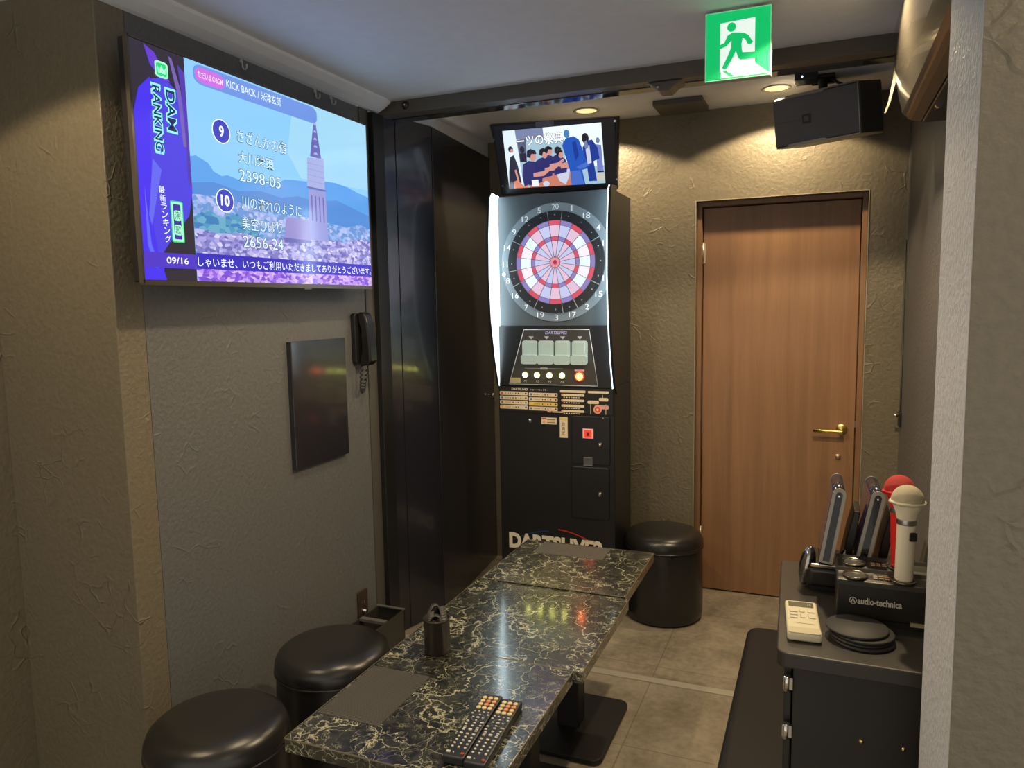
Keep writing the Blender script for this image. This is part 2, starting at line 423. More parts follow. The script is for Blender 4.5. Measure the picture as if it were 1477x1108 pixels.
# black gloss partition leaves parked against the left wall
for i, (p0, p1) in enumerate((((-1.790, 2.892), (-1.770, 2.974)), ((-1.769, 2.977), (-1.712, 3.205)), ((-1.712, 3.215), (-1.786, 4.050)))):
    t = thing('partition_panel', ('narrow gloss black partition leaf beside the post, left of the wider leaves',
              'gloss black partition leaf turned slightly to the room, right of the narrow leaf',
              'widest gloss black partition leaf with a small knob, reaching behind the dart machine')[i], 'partition', (p0[0], p0[1], 0), group='gloss black partition leaves')
    d_ = (Vector(p1)-Vector(p0)).normalized(); n_ = Vector((-d_.y, d_.x))*.032
    b = MB(); b.prism(XY(0), [p0, p1, (p1[0]+n_.x, p1[1]+n_.y), (p0[0]+n_.x, p0[1]+n_.y)], .004, 2.362); obj('leaf', b, PANELG, t, bevel=.002)
    if i == 2:
        b = MB(); b.lathe([(0, .03), (.012, .03), (.013, .022), (.006, .016), (.006, 0)], 20, (-1.779, 3.96, 1.0), 'x'); obj('knob', b, CHROME, t)

# door
t = thing('door_1', 'brown wood veneer door with a brass lever in the back wall', 'door', ((DX0+DX1)/2, YB, 0)); t['kind'] = 'structure'
b = MB()
fw = .022; FR = .05; YL = YB+.09
b.box(DX0, DX0+fw, YB+FR, YB+.19, 0, DZ); b.box(DX1-fw, DX1, YB+FR, YB+.19, 0, DZ); b.box(DX0+fw, DX1-fw, YB+FR, YB+.19, DZ-fw, DZ)
b.box(DX0+fw, DX1-fw, YL+.042, YB+.19, 0, DZ-fw)
obj('door_frame', b, WOODF, t, bevel=.0015)
b = MB(); b.box(DX0-.003, DX0, YB-.003, YB, 0, DZ+.003); b.box(DX1, DX1+.003, YB-.003, YB, 0, DZ+.003); b.box(DX0, DX1, YB-.003, YB, DZ, DZ+.003)
obj('frame_edge', b, mat('pale_edge', (.35, .31, .22), .4), t)
b = MB(); b.box(DX0+fw+.004, DX1-fw-.005, YL, YL+.038, .008, DZ-fw-.005); dl = obj('door_leaf', b, WOODD, t, bevel=.001)
b = MB()
b.lathe([(0, -.008), (.025, -.008), (.026, -.006), (.026, 0)], 32, (.107, YL, .893), 'y')
b.tube([(.107, YL, .888), (.107, YL-.049, .888)], .009, 12)
b.tube([(.116, YL-.050, .886), (.107, YL-.051, .886), (.05, YL-.051, .887), (-.022, YL-.051, .888)], .0085, 14)
obj('handle', b, BRASS, t, bevel=0)
for z in (1.765, .29):
    b = MB(); b.tube([(DX0+fw+.002, YL-.006, z-.055), (DX0+fw+.002, YL-.006, z+.055)], .006, 12); b.box(DX0+fw, DX0+fw+.013, YL-.003, YL+.003, z-.05, z+.05)
    obj('hinge', b, mat('pale_hinge', (.62, .55, .40), .3, .8), t)
b = MB(); b.box(DX1-fw-.006, DX1-fw+.001, YL-.01, YL+.004, .905, .935); obj('strike_plate', b, STEEL, t)
b = MB(); b.lathe([(0, -.008), (.012, -.007), (.013, 0)], 20, (.094, YL, .755), 'y'); obj('lock_button', b, mat('copper_button', (.6, .42, .33), .3, .8), t)

# cable and small latch on the right wall beside the corner
t = thing('wall_latch', 'small black latch with a chrome knob on the right wall beside the door', 'latch', (XR, 3.76, .98))
b = MB(); b.box(XR-.012, XR, 3.74, 3.79, .945, 1.01); obj('latch_box', b, BLACK, t, bevel=.002)
b = MB(); b.lathe([(0, -.03), (.008, -.03), (.009, -.02), (.004, -.012)], 16, (XR, 3.768, .993), 'x'); obj('latch_knob', b, CHROME, t)
b = MB(); b.tube([(XR-.004, 3.80, 1.78), (XR-.005, 3.795, 1.70), (XR-.004, 3.80, 1.60), (XR-.004, 3.785, 1.2), (XR-.004, 3.77, 1.0)], .004, 8)
tag(obj('wall_cable', b, mat('dark_grey_cable', (.09, .085, .07), .5)), 'thin dark cable running down the right wall to the latch', 'cable')

# downlights
def downlight(x, y, z, power, label, group):
    t = thing('downlight', label, 'ceiling light', (x, y, z), group=group)
    b = MB(); b.lathe([(.052, .0), (.060, -.001), (.063, -.004), (.056, -.006), (.050, -.004), (.048, .0)], 40, (x, y, z)); obj('trim_ring', b, mat('lamp_ring', (.55, .50, .42), .4), t)
    b = MB(); b.lathe([(.049, -.002), (0, -.002)], 40, (x, y, z), smooth=False)
    obj('diffuser', b, mat('lamp_diffuser', (.8, .8, .8), .5, emit=srgb(250, 212, 140), es=1.2), t)
    s = spot('downlight_lamp', (x, y, z-.012), power); s.parent = t; s.matrix_parent_inverse = Matrix.Translation(-Vector((x, y, z)))
for (x, y, z), p, lb in zip(FAR_LAMPS, FAR_POWER, ('round warm downlight above the dart machine monitor', 'round warm downlight beside the ceiling speaker')):
    downlight(x, y, z, p, lb, 'downlights near the back wall')
for (x, y, z), p, lb in zip(NEAR_LAMPS, NEAR_POWER, ('round warm downlight in the near ceiling by the television', 'round warm downlight in the near ceiling by the exit sign',
                            'round warm downlight overhead by the left pillar', 'round warm downlight overhead by the right pillar')):
    downlight(x, y, z, p, lb, 'downlights in the near ceiling')

# ------------------------------------------------------------------ television
TY0, TY1, TZ0, TZ1 = 1.515, 2.637, 1.605, 2.250
t = thing('television', 'large wall television showing a karaoke ranking over a town picture', 'television', (XL, 2.07, 1.93))
b = MB(); b.prism(YZ(0), rrect(TY0, TY1, TZ0, TZ1, .006), -1.735, -1.703); obj('housing', b, BLACK, t, bevel=.003)
b = MB()
for q in (rect(TY0-.003, TY0+.004, TZ0-.002, TZ1+.002), rect(TY1-.004, TY1+.003, TZ0-.002, TZ1+.002), rect(TY0, TY1, TZ1-.004, TZ1+.003), rect(TY0, TY1, TZ0-.008, TZ0+.006)):
    b.prism(YZ(0), q, -1.712, -1.6985)
bz = obj('bezel', b, mat('tv_bezel', (.16, .14, .12), .3, .6), t)
b = MB(); b.box(XL+.003, -1.735, 1.84, 2.31, 1.75, 2.10); b.box(XL+.003, -1.735, 1.80, 1.84, 1.70, 2.16); b.box(XL+.003, -1.735, 2.31, 2.35, 1.70, 2.16); obj('wall_bracket', b, IRON, t)
b = MB(); b.box(-1.712, -1.698, 2.20, 2.24, TZ0-.013, TZ0-.006); obj('sensor_tab', b, GREYP, t)
ES = 1.08
TVp = plane((-1.7, TY0, TZ0), (0, TY1-TY0, 0), (0, 0, TZ1-TZ0))
E = {}
tvm = []
def tvc(name, rgb, s=ES):
    if name not in E: E[name] = len(tvm); tvm.append(emis('tv_'+name, srgb(*rgb), s))
    return E[name]
sky = tvc('sky', (140, 203, 250)); sky2 = tvc('sky_pale', (162, 214, 242))
b = MB()
L = .170
b.flat(TVp, rect(.004, .996, .010, .992), 0, tvc('base_grey', (70, 62, 78), .5))
b.flat(TVp, rect(L, .996, .010, .992), .0004, sky)
b.flat(TVp, [(.60, .992), (.996, .992), (.996, .60), (.62, .58), (.56, .70)], .0006, sky2)
# hills
b.flat(TVp, [(L, .565), (.19, .575), (.232, .553), (.250, .52), (.28, .505), (.30, .515), (.36, .50), (.42, .53), (.507, .525), (.54, .554), (.58, .562), (.64, .568), (.70, .585), (.749, .594), (.80, .598), (.866, .590), (.93, .57), (.996, .556), (.996, .25), (L, .25)], .0008, tvc('hill_far', (92, 160, 232)))
b.flat(TVp, [(L, .45), (.25, .47), (.34, .45), (.43, .47), (.52, .455), (.60, .48), (.70, .47), (.80, .50), (.90, .47), (.996, .44), (.996, .25), (L, .25)], .0010, tvc('hill_near', (84, 140, 214)))
tvm.append(town_mat('tv_town_far', 55, [srgb(150, 180, 235), srgb(100, 150, 215), srgb(180, 190, 240), srgb(110, 150, 205), srgb(140, 165, 225)], ES)); tf = len(tvm)-1
tvm.append(town_mat('tv_trees', 40, [srgb(80, 150, 190), srgb(60, 125, 185), srgb(105, 170, 200)], ES)); tt = len(tvm)-1
tvm.append(town_mat('tv_town', 60, [srgb(185, 182, 232), srgb(125, 125, 195), srgb(212, 208, 245), srgb(150, 142, 212), srgb(108, 108, 180), srgb(170, 162, 225)], ES)); tn = len(tvm)-1
tvm.append(town_mat('tv_town_bottom', 60, [srgb(190, 150, 240), srgb(120, 80, 210), srgb(215, 180, 250), srgb(150, 100, 225)], ES)); tb = len(tvm)-1
b.flat(TVp, [(L, .40), (.28, .41), (.38, .385), (.50, .37), (.64, .375), (.75, .36), (.86, .35), (.93, .38), (.996, .36), (.996, .20), (L, .20)], .0012, tf)
b.flat(TVp, [(L, .30), (.22, .34), (.27, .31), (.33, .34), (.38, .29), (.42, .27), (.40, .2), (L, .2)], .0014, tt)
b.flat(TVp, [(L, .25), (.25, .235), (.35, .25), (.45, .225), (.54, .255), (.66, .26), (.75, .27), (.84, .255), (.92, .29), (.996, .285), (.996, .01), (L, .01)], .0016, tn)
b.flat(TVp, rect(L, .996, .010, .075), .0018, tb)
# church: nave roof, tower, spire
roof = tvc('roof', (150, 140, 205)); tow = tvc('tower', (150, 152, 215)); tow2 = tvc('tower_wrap', (165, 175, 225)); dk = tvc('tower_dark', (105, 105, 180))
b.flat(TVp, [(.522, .225), (.536, .345), (.548, .36), (.648, .36), (.655, .25)], .0020, roof)
b.flat(TVp, [(.524, .25), (.526, .225), (.655, .235), (.655, .25)], .0022, dk)
b.flat(TVp, [(.648, .255), (.652, .53), (.742, .535), (.745, .255)], .0022, tow)
for k in range(4): b.flat(TVp, rect(.664+.02*k, .670+.02*k, .36, .50), .0024, dk)
b.flat(TVp, [(.700, .935), (.697, .935), (.668, .712), (.726, .712)], .0024, dk)
for k in range(5): b.flat(TVp, [(.694, .90-.04*k), (.703, .90-.04*k), (.703+.002*k, .888-.04*k), (.693-.002*k, .888-.04*k)], .0026, tow2)
b.flat(TVp, [(.646, .545), (.652, .70), (.739, .718), (.738, .545)], .0026, tow2)
for k in range(4): b.flat(TVp, rect(.650, .738, .575+.032*k, .578+.032*k), .0028, tow)
b.flat(TVp, rect(.647, .742, .535, .545), .0028, dk)
# left banner
b.flat(TVp, [(.004, .70), (.03, .80), (.06, .85), (.10, .875), (.168, .80), (.170, .40), (.155, .30), (.10, .20), (.065, .13), (.062, .01), (.004, .01)], .0020, tvc('violet', (78, 66, 222)))
b.flat(TVp, [(.004, .70), (.022, .80), (.055, .855), (.085, .84), (.05, .70), (.045, .5), (.035, .3), (.05, .12), (.07, .01), (.004, .01)], .0022, tvc('blue', (72, 50, 235)))
b.flat(TVp, [(.045, .985), (.075, .965), (.120, .86), (.095, .86), (.060, .91)], .0022, tvc('violet2', (105, 62, 215), ES*.9))
b.flat(TVp, [(.118, .97), (.128, .965), (.152, .84), (.160, .60), (.150, .60), (.140, .82)], .0024, tvc('haze', (128, 105, 190), .9))
b.flat(TVp, [(.145, .95), (.168, .92), (.170, .42), (.158, .45), (.160, .75)], .0023, tvc('violet3', (92, 62, 185), .9))
b.flat(TVp, [(.02, .40), (.03, .16), (.05, .06), (.036, .06), (.018, .16)], .0024, tvc('streak', (98, 104, 238)))
b.flat(TVp, [(.05, .52), (.075, .48), (.035, .24), (.028, .28)], .0024, E['tv'] if 'tv' in E else tvc('streak', (98, 104, 238)))
b.flat(TVp, rect(.004, L, .063, .128), .0028, tvc('date_band', (80, 54, 196)))
wh = tvc('white', (235, 245, 255), 1.3); dt = tvc('deep', (38, 52, 110), .7); gl = tvc('glow', (140, 240, 235), 1.2)
text(b, TVp, '09/16', .072, .142, .082, .111, .0032, wh, .01)
text(b, TVp, 'DAM', .099, .134, .645, .835, .0030, gl, .065, rot=1)
text(b, TVp, 'DAM', .103, .130, .655, .825, .0034, dt, .012, rot=1)
text(b, TVp, 'RANKING', .057, .088, .545, .838, .0030, gl, .07, rot=1)
text(b, TVp, 'RANKING', .061, .084, .556, .828, .0034, dt, .012, rot=1)
gr = tvc('green', (40, 215, 120)); gr2 = tvc('green_light', (165, 250, 205), 1.2)
b.flat(TVp, rrect(.074, .114, .868, .936, .012), .0030, gr2)
b.flat(TVp, rrect(.078, .110, .876, .928, .009), .0032, gr)
b.flat(TVp, [(.083, .886), (.105, .886), (.108, .915), (.100, .902), (.094, .920), (.088, .902), (.081, .915)], .0034, gr2)
for k, ch in enumerate('最新ランキング'):
    y1 = .41-.0345*k; text(b, TVp, ch, .062+.0016*k, .080+.0016*k, y1-.029, y1, .0030, wh, .0)
b.flat(TVp, rrect(.094, .134, .176, .356, .006), .0030, gr); b.flat(TVp, rrect(.097, .131, .181, .351, .005), .0031, gr2)
b.flat(TVp, rrect(.102, .126, .19, .342, .004), .0033, tvc('sign_back', (62, 50, 160)))
for k, ch in enumerate('演歌'):
    b.flat(TVp, rrect(.104, .125, .27-.062*k, .315-.062*k, .006), .0035, gr2); text(b, TVp, ch, .106, .123, .275-.062*k, .311-.062*k, .0037, tvc('sign_text', (25, 110, 90), .8), .0)
# song title pill
b.flat(TVp, rrect(.197, .712, .895, .983, .03), .0024, tvc('pill', (112, 148, 225)))
b.flat(TVp, rrect(.202, .308, .905, .972, .03), .0028, tvc('pill_pink', (205, 110, 225)))
text(b, TVp, 'ただいまのBGM', .212, .300, .925, .955, .0032, tvc('pink_text', (250, 225, 250)), .01)
text(b, TVp, 'KICK BACK / 米津玄師', .314, .540, .922, .968, .0032, tvc('song_text', (225, 240, 255), 1.2), 0)
# the two ranking numbers
for (n_, v0) in (('9', .712), ('10', .393)):
    b.flat(TVp, circ(.285, v0, .034, 28, .056), .0026, wh); b.flat(TVp, circ(.285, v0, .031, 28, .052), .0028, tvc('disc', (62, 66, 190)))
    text(b, TVp, n_, .277 if n_ == '9' else .269, .294 if n_ == '9' else .302, v0-.026, v0+.026, .0032, wh, .03)
oc = tvc('text_outline', (58, 84, 110), .8); tx = tvc('text_fill', (205, 232, 252), 1.25)
for s_, x0, x1, y0, y1 in (('さざんかの宿', .344, .551, .684, .746), ('大川栄策', .345, .491, .587, .643), ('2398-05', .345, .518, .500, .556),
                           ('川の流れのように', .347, .610, .368, .432), ('美空ひばり', .345, .514, .266, .328), ('2656-24', .346, .517, .182, .238)):
    text(b, TVp, s_, x0-.002, x1+.002, y0-.003, y1+.003, .0030, oc, .03); text(b, TVp, s_, x0, x1, y0, y1, .0034, tx, .0)
b.flat(TVp, rect(L, .996, .066, .137), .0026, tvc('ticker', (52, 44, 188)))
text(b, TVp, 'しゃいませ、いつもご利用いただきましてありがとうございます。', .174, .992, .076, .122, .0030, wh, .0)
obj('screen', b, tvm, t)

# hooks on the wall over the television
for yy, lb in ((2.056, 'small white wall hook above the left half of the television'), (2.449, 'small white wall hook above the right half of the television'), (2.549, 'small white wall hook nearest the corner above the television')):
    b = MB(); x = XL+.004
    b.tube([(x, yy, 2.352), (x, yy, 2.325), (x+.004, yy, 2.318), (x+.012, yy, 2.316), (x+.018, yy, 2.322), (x+.018, yy, 2.332)], .0028, 8); b.lathe([(0, .004), (.006, .003), (.007, 0)], 14, (XL, yy, 2.345), 'x')
    tag(obj('wall_hook', b, mat('white_hook', (.5, .5, .5), .4)), lb, 'hook', 'hooks above the television')

# black board on the wall
b = MB(); b.prism(YZ(0), rect(2.210, 2.545, .930, 1.404), XL, XL+.022)
tag(obj('wall_board', b, PANELG, bevel=.002), 'flat black rectangular board on the left wall below the television', 'board')

# wall phone
t = thing('wall_phone', 'black intercom handset hanging on the left wall beside the board', 'phone', (XL, 2.66, 1.39))
PY = 2.665
b = MB(); b.prism(YZ(0), rrect(PY-.045, PY+.045, 1.290, 1.500, .012), XL, XL+.022); obj('cradle', b, BLACK, t, bevel=.004, seg=3)
prof = [(0, 1.283), (.012, 1.280), (.040, 1.284), (.058, 1.30), (.057, 1.36), (.052, 1.41), (.046, 1.46), (.034, 1.498), (.014, 1.506), (0, 1.50), (.004, 1.46), (.014, 1.43), (.014, 1.34), (.004, 1.31)]
b = MB(); b.prism(plane((XL+.022, PY-.028, 0), (1, 0, 0), (0, 0, 1)), prof, 0, -.056); hs = obj('handset', b, mat('handset_black', (.014, .014, .016), .25), t, bevel=.007, seg=3)
pts = []
for k in range(140):
    u = k/139; a = u*2*PI*17
    base = Vector((XL+.03, PY+.0-.012*math.sin(u*PI*1.1), 1.285-.115*math.sin(u*PI*.95)))
    base.y += .035*u*u-.018; pts.append(base+Vector((.006*math.cos(a), .006*math.sin(a), .003*math.sin(a))))
b = MB(); b.tube([(XL+.03, PY-.018, 1.295)]+pts+[(XL+.03, PY+.017, 1.295)], .0026, 6); obj('cord', b, BLACK, t)

# socket and bin
t = thing('wall_socket', 'small brown wall socket plate low on the left wall behind the stools', 'socket', (XL, 2.62, .25))
b = MB(); b.prism(YZ(0), rrect(2.585, 2.655, .20, .315, .006), XL, XL+.009); obj('plate', b, mat('brown_plate', (.05, .032, .024), .4), t, bevel=.002)
b = MB(); b.box(XL+.009, XL+.011, 2.607, 2.611, .25, .27); b.box(XL+.009, XL+.011, 2.625, 2.629, .25, .27); b.lathe([(0, .02), (.007, .018), (.008, 0)], 14, (XL+.009, 2.615, .228), 'x'); obj('contacts', b, CHROME, t)
t = thing('waste_bin', 'black rectangular bin against the wall behind the farther left stool', 'bin', (-1.72, 2.62, 0))
b = MB()
bx0, bx1, by0, by1, bh = -1.79, -1.655, 2.49, 2.73, .205
b.box(bx0, bx1, by0, by1, 0, .01); b.box(bx0, bx0+.006, by0, by1, .01, bh); b.box(bx1-.006, bx1, by0, by1, .01, bh); b.box(bx0, bx1, by0, by0+.006, .01, bh); b.box(bx0, bx1, by1-.006, by1, .01, bh)
obj('bin_body', b, mat('bin_grey', (.035, .033, .03), .4), t, bevel=.001)
b = MB(); b.box(bx0+.006, bx1-.006, 2.575, 2.60, bh-.008, bh+.004); obj('bin_divider', b, GREYP, t)
b = MB(); b.box(bx0-.002, bx1+.002, by1-.012, by1+.002, bh, bh+.006); obj('bin_rim', b, GREYP, t, bevel=.001)

# ------------------------------------------------------------------ stools
def stool_mesh(r, h):
    cv = MB(); cv.lathe([(0, .008), (r*.95, .008), (r*.99, .02), (r, .05), (r*1.005, .12), (r*1.0, h*.62), (r*.985, h-.075), (r*.982, h-.068)], 72)
    cu = MB(); cu.lathe([(r*.965, h-.075), (r*1.005, h-.066), (r*1.012, h-.052), (r*1.0, h-.036), (r*.955, h-.018), (r*.86, h-.004), (r*.68, h+.006), (r*.45, h+.012), (r*.2, h+.014), (0, h+.014)], 72)
    pp = MB(); pp.lathe([(r*.99, h-.073), (r*1.02, h-.070), (r*1.02, h-.066), (r*.99, h-.063)], 72)
    return cv, cu, pp
stool0 = None
for i, (x, y, lb) in enumerate(((-1.492, 1.472, 'round black leatherette stool nearest the camera, at the pillar foot'), (-1.462, 1.955, 'round black leatherette stool beside the bin, left of the marble tables'),
                               (-.681, 3.548, 'round black leatherette stool between the dart machine and the wooden door'))):
    if stool0 is None:
        stool0 = thing('stool', lb, 'stool', (0, 0, 0), group='round black stools')
        cv, cu, pp = stool_mesh(.186, .425)
        obj('side_cover', cv, LEATHER, stool0); obj('cushion', cu, LEATHER, stool0); obj('piping', pp, LEATHER, stool0)
        b = MB(); b.lathe([(0, 0), (.15, 0), (.155, .008), (.15, .012), (0, .012)], 48); obj('foot_ring', b, BLACKM, stool0)
        s_ = stool0
    else: s_ = copy_tree(stool0); s_['label'] = lb
    s_.location = (x, y, 0); s_.rotation_euler = (0, 0, i*.8)

# ------------------------------------------------------------------ marble tables
TABS = [(-1.057, -.560, 1.228, 1.726, .600, 'nearest'), (-1.056, -.536, 1.730, 2.226, .600, 'middle'), (-1.045, -.548, 2.230, 2.668, .606, 'farthest')]
TL = ['marble-patterned pedestal table nearest the camera, holding the two remotes', 'marble-patterned pedestal table in the middle of the row of three', 'marble-patterned pedestal table nearest the dart machine']
for (x0, x1, y0, y1, z, _), lb in zip(TABS, TL):
    cx, cy = (x0+x1)/2-.005, (y0+y1)/2
    t = thing('pedestal_table', lb, 'table', (cx, cy, 0), group='marble-patterned tables in a row')
    b = MB(); b.prism(XY(0), rect(x0, x1, y0, y1), z-.034, z); tp = obj('tabletop', b, MARBLE, t, bevel=.0015)
    b = MB()
    for q in (rect(x0, x1, y0-.0012, y0), rect(x0, x1, y1, y1+.0012), rect(x1, x1+.0012, y0, y1), rect(x0-.0012, x0, y0, y1)): b.prism(XY(0), q, z-.003, z-.0005)
    obj('edge_strip', b, mat('edge_strip', (.30, .26, .18), .3, .5), t)
    b = MB(); b.prism(XY(0), rrect(x0+.08, x1-.08, y0+.08, y1-.08, .02), z-.042, z-.034); obj('mounting_plate', b, IRON, t)
    b = MB(); b.prism(XY(0), rrect(cx-.04, cx+.04, cy-.04, cy+.04, .006), .018, z-.042); obj('column', b, IRON, t, bevel=.002)
    b = MB(); b.prism(XY(0), rrect(cx-.185, cx+.165, cy-.205, cy+.205, .035, 8), .004, .022); obj('base', b, IRON, t, bevel=.004, seg=3)
# ribbed mats
def ribbed(x0, x1, y0, y1, z, along):
    b = MB(); n = 46 if along == 'x' else 30
    b.box(x0, x1, y0, y1, z, z+.0012)
    for k in range(n):
        if along == 'x': yy = y0+(y1-y0)*(k+.5)/n; b.box(x0, x1, yy-.0014, yy+.0014, z+.0012, z+.0022)
        else: xx = x0+(x1-x0)*(k+.5)/n; b.box(xx-.002, xx+.002, y0, y1, z+.0012, z+.0022)
    return b
MATM = mat('grey_mesh_mat', (.10, .094, .082), .4)
tag(obj('table_mat', ribbed(-1.050, -.886, 1.335, 1.572, .600, 'x'), MATM), 'grey ribbed mat on the table nearest the camera, left of the remotes', 'mat', 'ribbed mats on the tables')
tag(obj('table_mat', ribbed(-.972, -.706, 2.528, 2.655, .606, 'y'), MATM), 'grey ribbed mat on the table nearest the dart machine', 'mat', 'ribbed mats on the tables')

# cup with curled strips
t = thing('pen_cup', 'dark metal cup holding curled black strips at the seam of the near tables', 'cup', (-.935, 1.705, .600))
b = MB(); b.lathe([(0, .001), (.033, .001), (.035, .004), (.035, .090), (.0365, .092), (.0365, .095), (.033, .095), (.0325, .006), (0, .006)], 48, (-.935, 1.705, .600))
obj('cup_body', b, mat('dark_bronze', (.05, .042, .034), .35, .6), t)
CL = mat('black_ribbon', (.05, .047, .043), .45)
for k, (a, hh, rr) in enumerate(((2.3, .030, .020), (.9, .026, .021), (3.3, .016, .014), (5.1, .012, .018))):
    b = MB(); cx, cy = -.935+.014*math.cos(a), 1.705+.014*math.sin(a); P = []
    for q in range(17):
        th = PI*q/16; P.append((cx+rr*math.cos(th)*math.sin(a), cy-rr*math.cos(th)*math.cos(a), .680+(.015+hh)*math.sin(th)))
    for (p0, p1) in zip(P, P[1:]):
        n_ = Vector((math.cos(a), math.sin(a), 0))*.009
        vs4 = [Vector(p0)-n_, Vector(p1)-n_, Vector(p1)+n_, Vector(p0)+n_]; up_ = Vector((0, 0, .0008))
        b.add(vs4+[v+up_ for v in vs4], [(0, 1, 2, 3), (7, 6, 5, 4), (0, 4, 5, 1), (2, 6, 7, 3), (1, 5, 6, 2), (3, 7, 4, 0)], 0, True)
    obj('curled_strip', b, CL, t)
b = MB(); b.tube([(-.955, 1.690, .645), (-.918, 1.712, .690)], .0013, 6); b.tube([(-.912, 1.688, .645), (-.950, 1.716, .690)], .0013, 6); obj('crossed_sticks', b, STEEL, t)

# two remotes
RB = mat('remote_body', (.018, .018, .020), .35)
keym = [mat('key_cream', (.72, .58, .32), .4), mat('key_orange', (.75, .28, .12), .4), mat('key_white', (.62, .60, .52), .4), mat('key_red', (.45, .06, .03), .4), mat('key_grey', (.20, .19, .17), .4)]
def remote(label):
    t = thing('remote_control', label, 'remote control', group='karaoke remotes on the near table')
    W_, L_, H_ = .047, .252, .019
    b = MB(); b.prism(XY(0), rrect(-W_/2, W_/2, -L_/2, L_/2, .004), .001, H_); obj('body', b, RB, t, bevel=.003)
    b = MB()
    for r in range(4):
        for c in range(3): b.lathe([(.0056, 0), (.0056, .0022), (.0045, .003), (0, .003)], 14, (-.0135+.0135*c, L_/2-.020-.0145*r, H_), mi=(1 if (r, c) in ((1, 1), (2, 1), (1, 2)) else 0))
    obj('number_keys', b, keym, t)
    b = MB()
    def k(x, y, w, h, mi): b.prism(XY(0), rrect(x-w/2, x+w/2, y-h/2, y+h/2, min(w, h)*.3, 3), H_, H_+.0018, mi)
    for x in (-.016, -.006, .005, .016): k(x, .046, .004, .003, 2)
    k(-.018, .036, .005, .004, 2); k(.018, .036, .005, .004, 2)
    for dx, dy in ((0, .012), (0, -.012), (.011, 0), (-.011, 0)): k(dx, .022+dy, .004, .003, 2)
    k(0, .022, .007, .004, 2)
    for y in (.004, -.008): k(-.017, y, .006, .004, 2); k(0, y-.004, .006, .004, 2); k(.016, y, .009 if y > 0 else .005, .0035, 2)
    for r in range(3):
        for x in (-.014, .014): k(x, -.018-.006*r, .006, .003, 2)
    k(0, -.026, .008, .006, 2)
    for r in range(5):
        for x in (-.014, 0, .014): k(x, -.043-.0125*r, .007 if r == 0 else .005, .0045, 2 if (r+x*100) % 3 > .5 or r else 0)
    k(-.015, -.112, .009, .006, 2); k(-.004, -.112, .003, .002, 2); k(.016, -.113, .007, .006, 3)
    obj('function_keys', b, keym, t)
    b = MB()
    for x in (-.014,): ringpts(b, XY(0), 0, .022, .0135, .0145, H_+.0004, 0)
    obj('dial_ring', b, keym[4], t); b = MB()
    text(b, XY(0), 'DAM', -.008, .008, L_/2-.010, L_/2-.007, H_+.0004, 0)
    obj('brand_print', b, keym[4], t)
    return t
r1 = remote('left one of the two black remotes lying side by side on the near table'); r1.location = (-.678, 1.394, .6005); r1.rotation_euler = (0, 0, math.radians(4.6))
r2 = copy_tree(r1); r2['label'] = 'right one of the two black remotes, nearer the table edge'; r2.location = (-.628, 1.389, .6005); r2.rotation_euler = (0, 0, math.radians(4.2))

# ------------------------------------------------------------------ dart machine
MX0, MX1, MY, MYB = -1.455, -.872, 3.35, 3.67
MC = (MX0+MX1)/2
t = thing('dart_machine', 'tall black electronic dart machine with lit board and tilted monitor', 'dart machine', (MC, 3.5, 0))
DM = t
MBLK = mat('machine_black', (.012, .012, .014), .32)
b = MB(); b.box(MX0, MX1, MY+.002, MYB, .02, 1.135); b.box(MX0, MX1, MY+.03, MYB, 1.135, 2.03)
for sx in (0, 1):
    x0, x1 = (MX0, MX0+.01) if sx == 0 else (MX1-.01, MX1)
obj('body', b, MBLK, t, bevel=.004)
b = MB(); b.box(MX0+.03, MX1-.03, MY+.03, MYB-.03, 0, .02); obj('plinth', b, BLACKM, t)
# side wings carrying the light strips
STRIP = mat('light_strip', (.8, .85, .88), .4, emit=(.72, .92, 1.0), es=6.5)
STRIPR = mat('light_strip_edge', (.8, .85, .88), .4, emit=(.80, .95, 1.0), es=1.6)
wing = [(MY+.03, 1.10), (MY-.004, 1.13), (MY-.045, 1.26), (MY-.085, 1.45), (MY-.10, 1.65), (MY-.095, 1.85), (MY-.075, 2.02), (MY-.05, 2.045), (MY+.03, 2.05)]
for nm, x0, x1, xi in (('left', MX0-.006, MX0+.006, MX0+.008), ('right', MX1-.006, MX1+.006, MX1-.008)):
    b = MB(); b.prism(YZ(0), wing, x0, x1); wg = obj('side_wing', b, MBLK, t, bevel=.002)
    b = MB()
    inner = [(y+(.006 if y < MY else 0), z) for y, z in wing[1:8]]+[(MY+.028, 2.04), (MY+.028, 1.13)]
    if nm == 'left': b.prism(YZ(0), inner, MX0+.006, MX0+.010)
    else: b.prism(YZ(0), inner, MX1-.010, MX1-.006)
    obj('light_strip', b, STRIP, wg, label='glowing cool white strip on the %s wing' % nm)
    b = MB(); P = [(xi, y-.002, z) for y, z in wing[1:8]]; b.tube(P, .0022, 6); obj('edge_glow', b, STRIPR, wg)
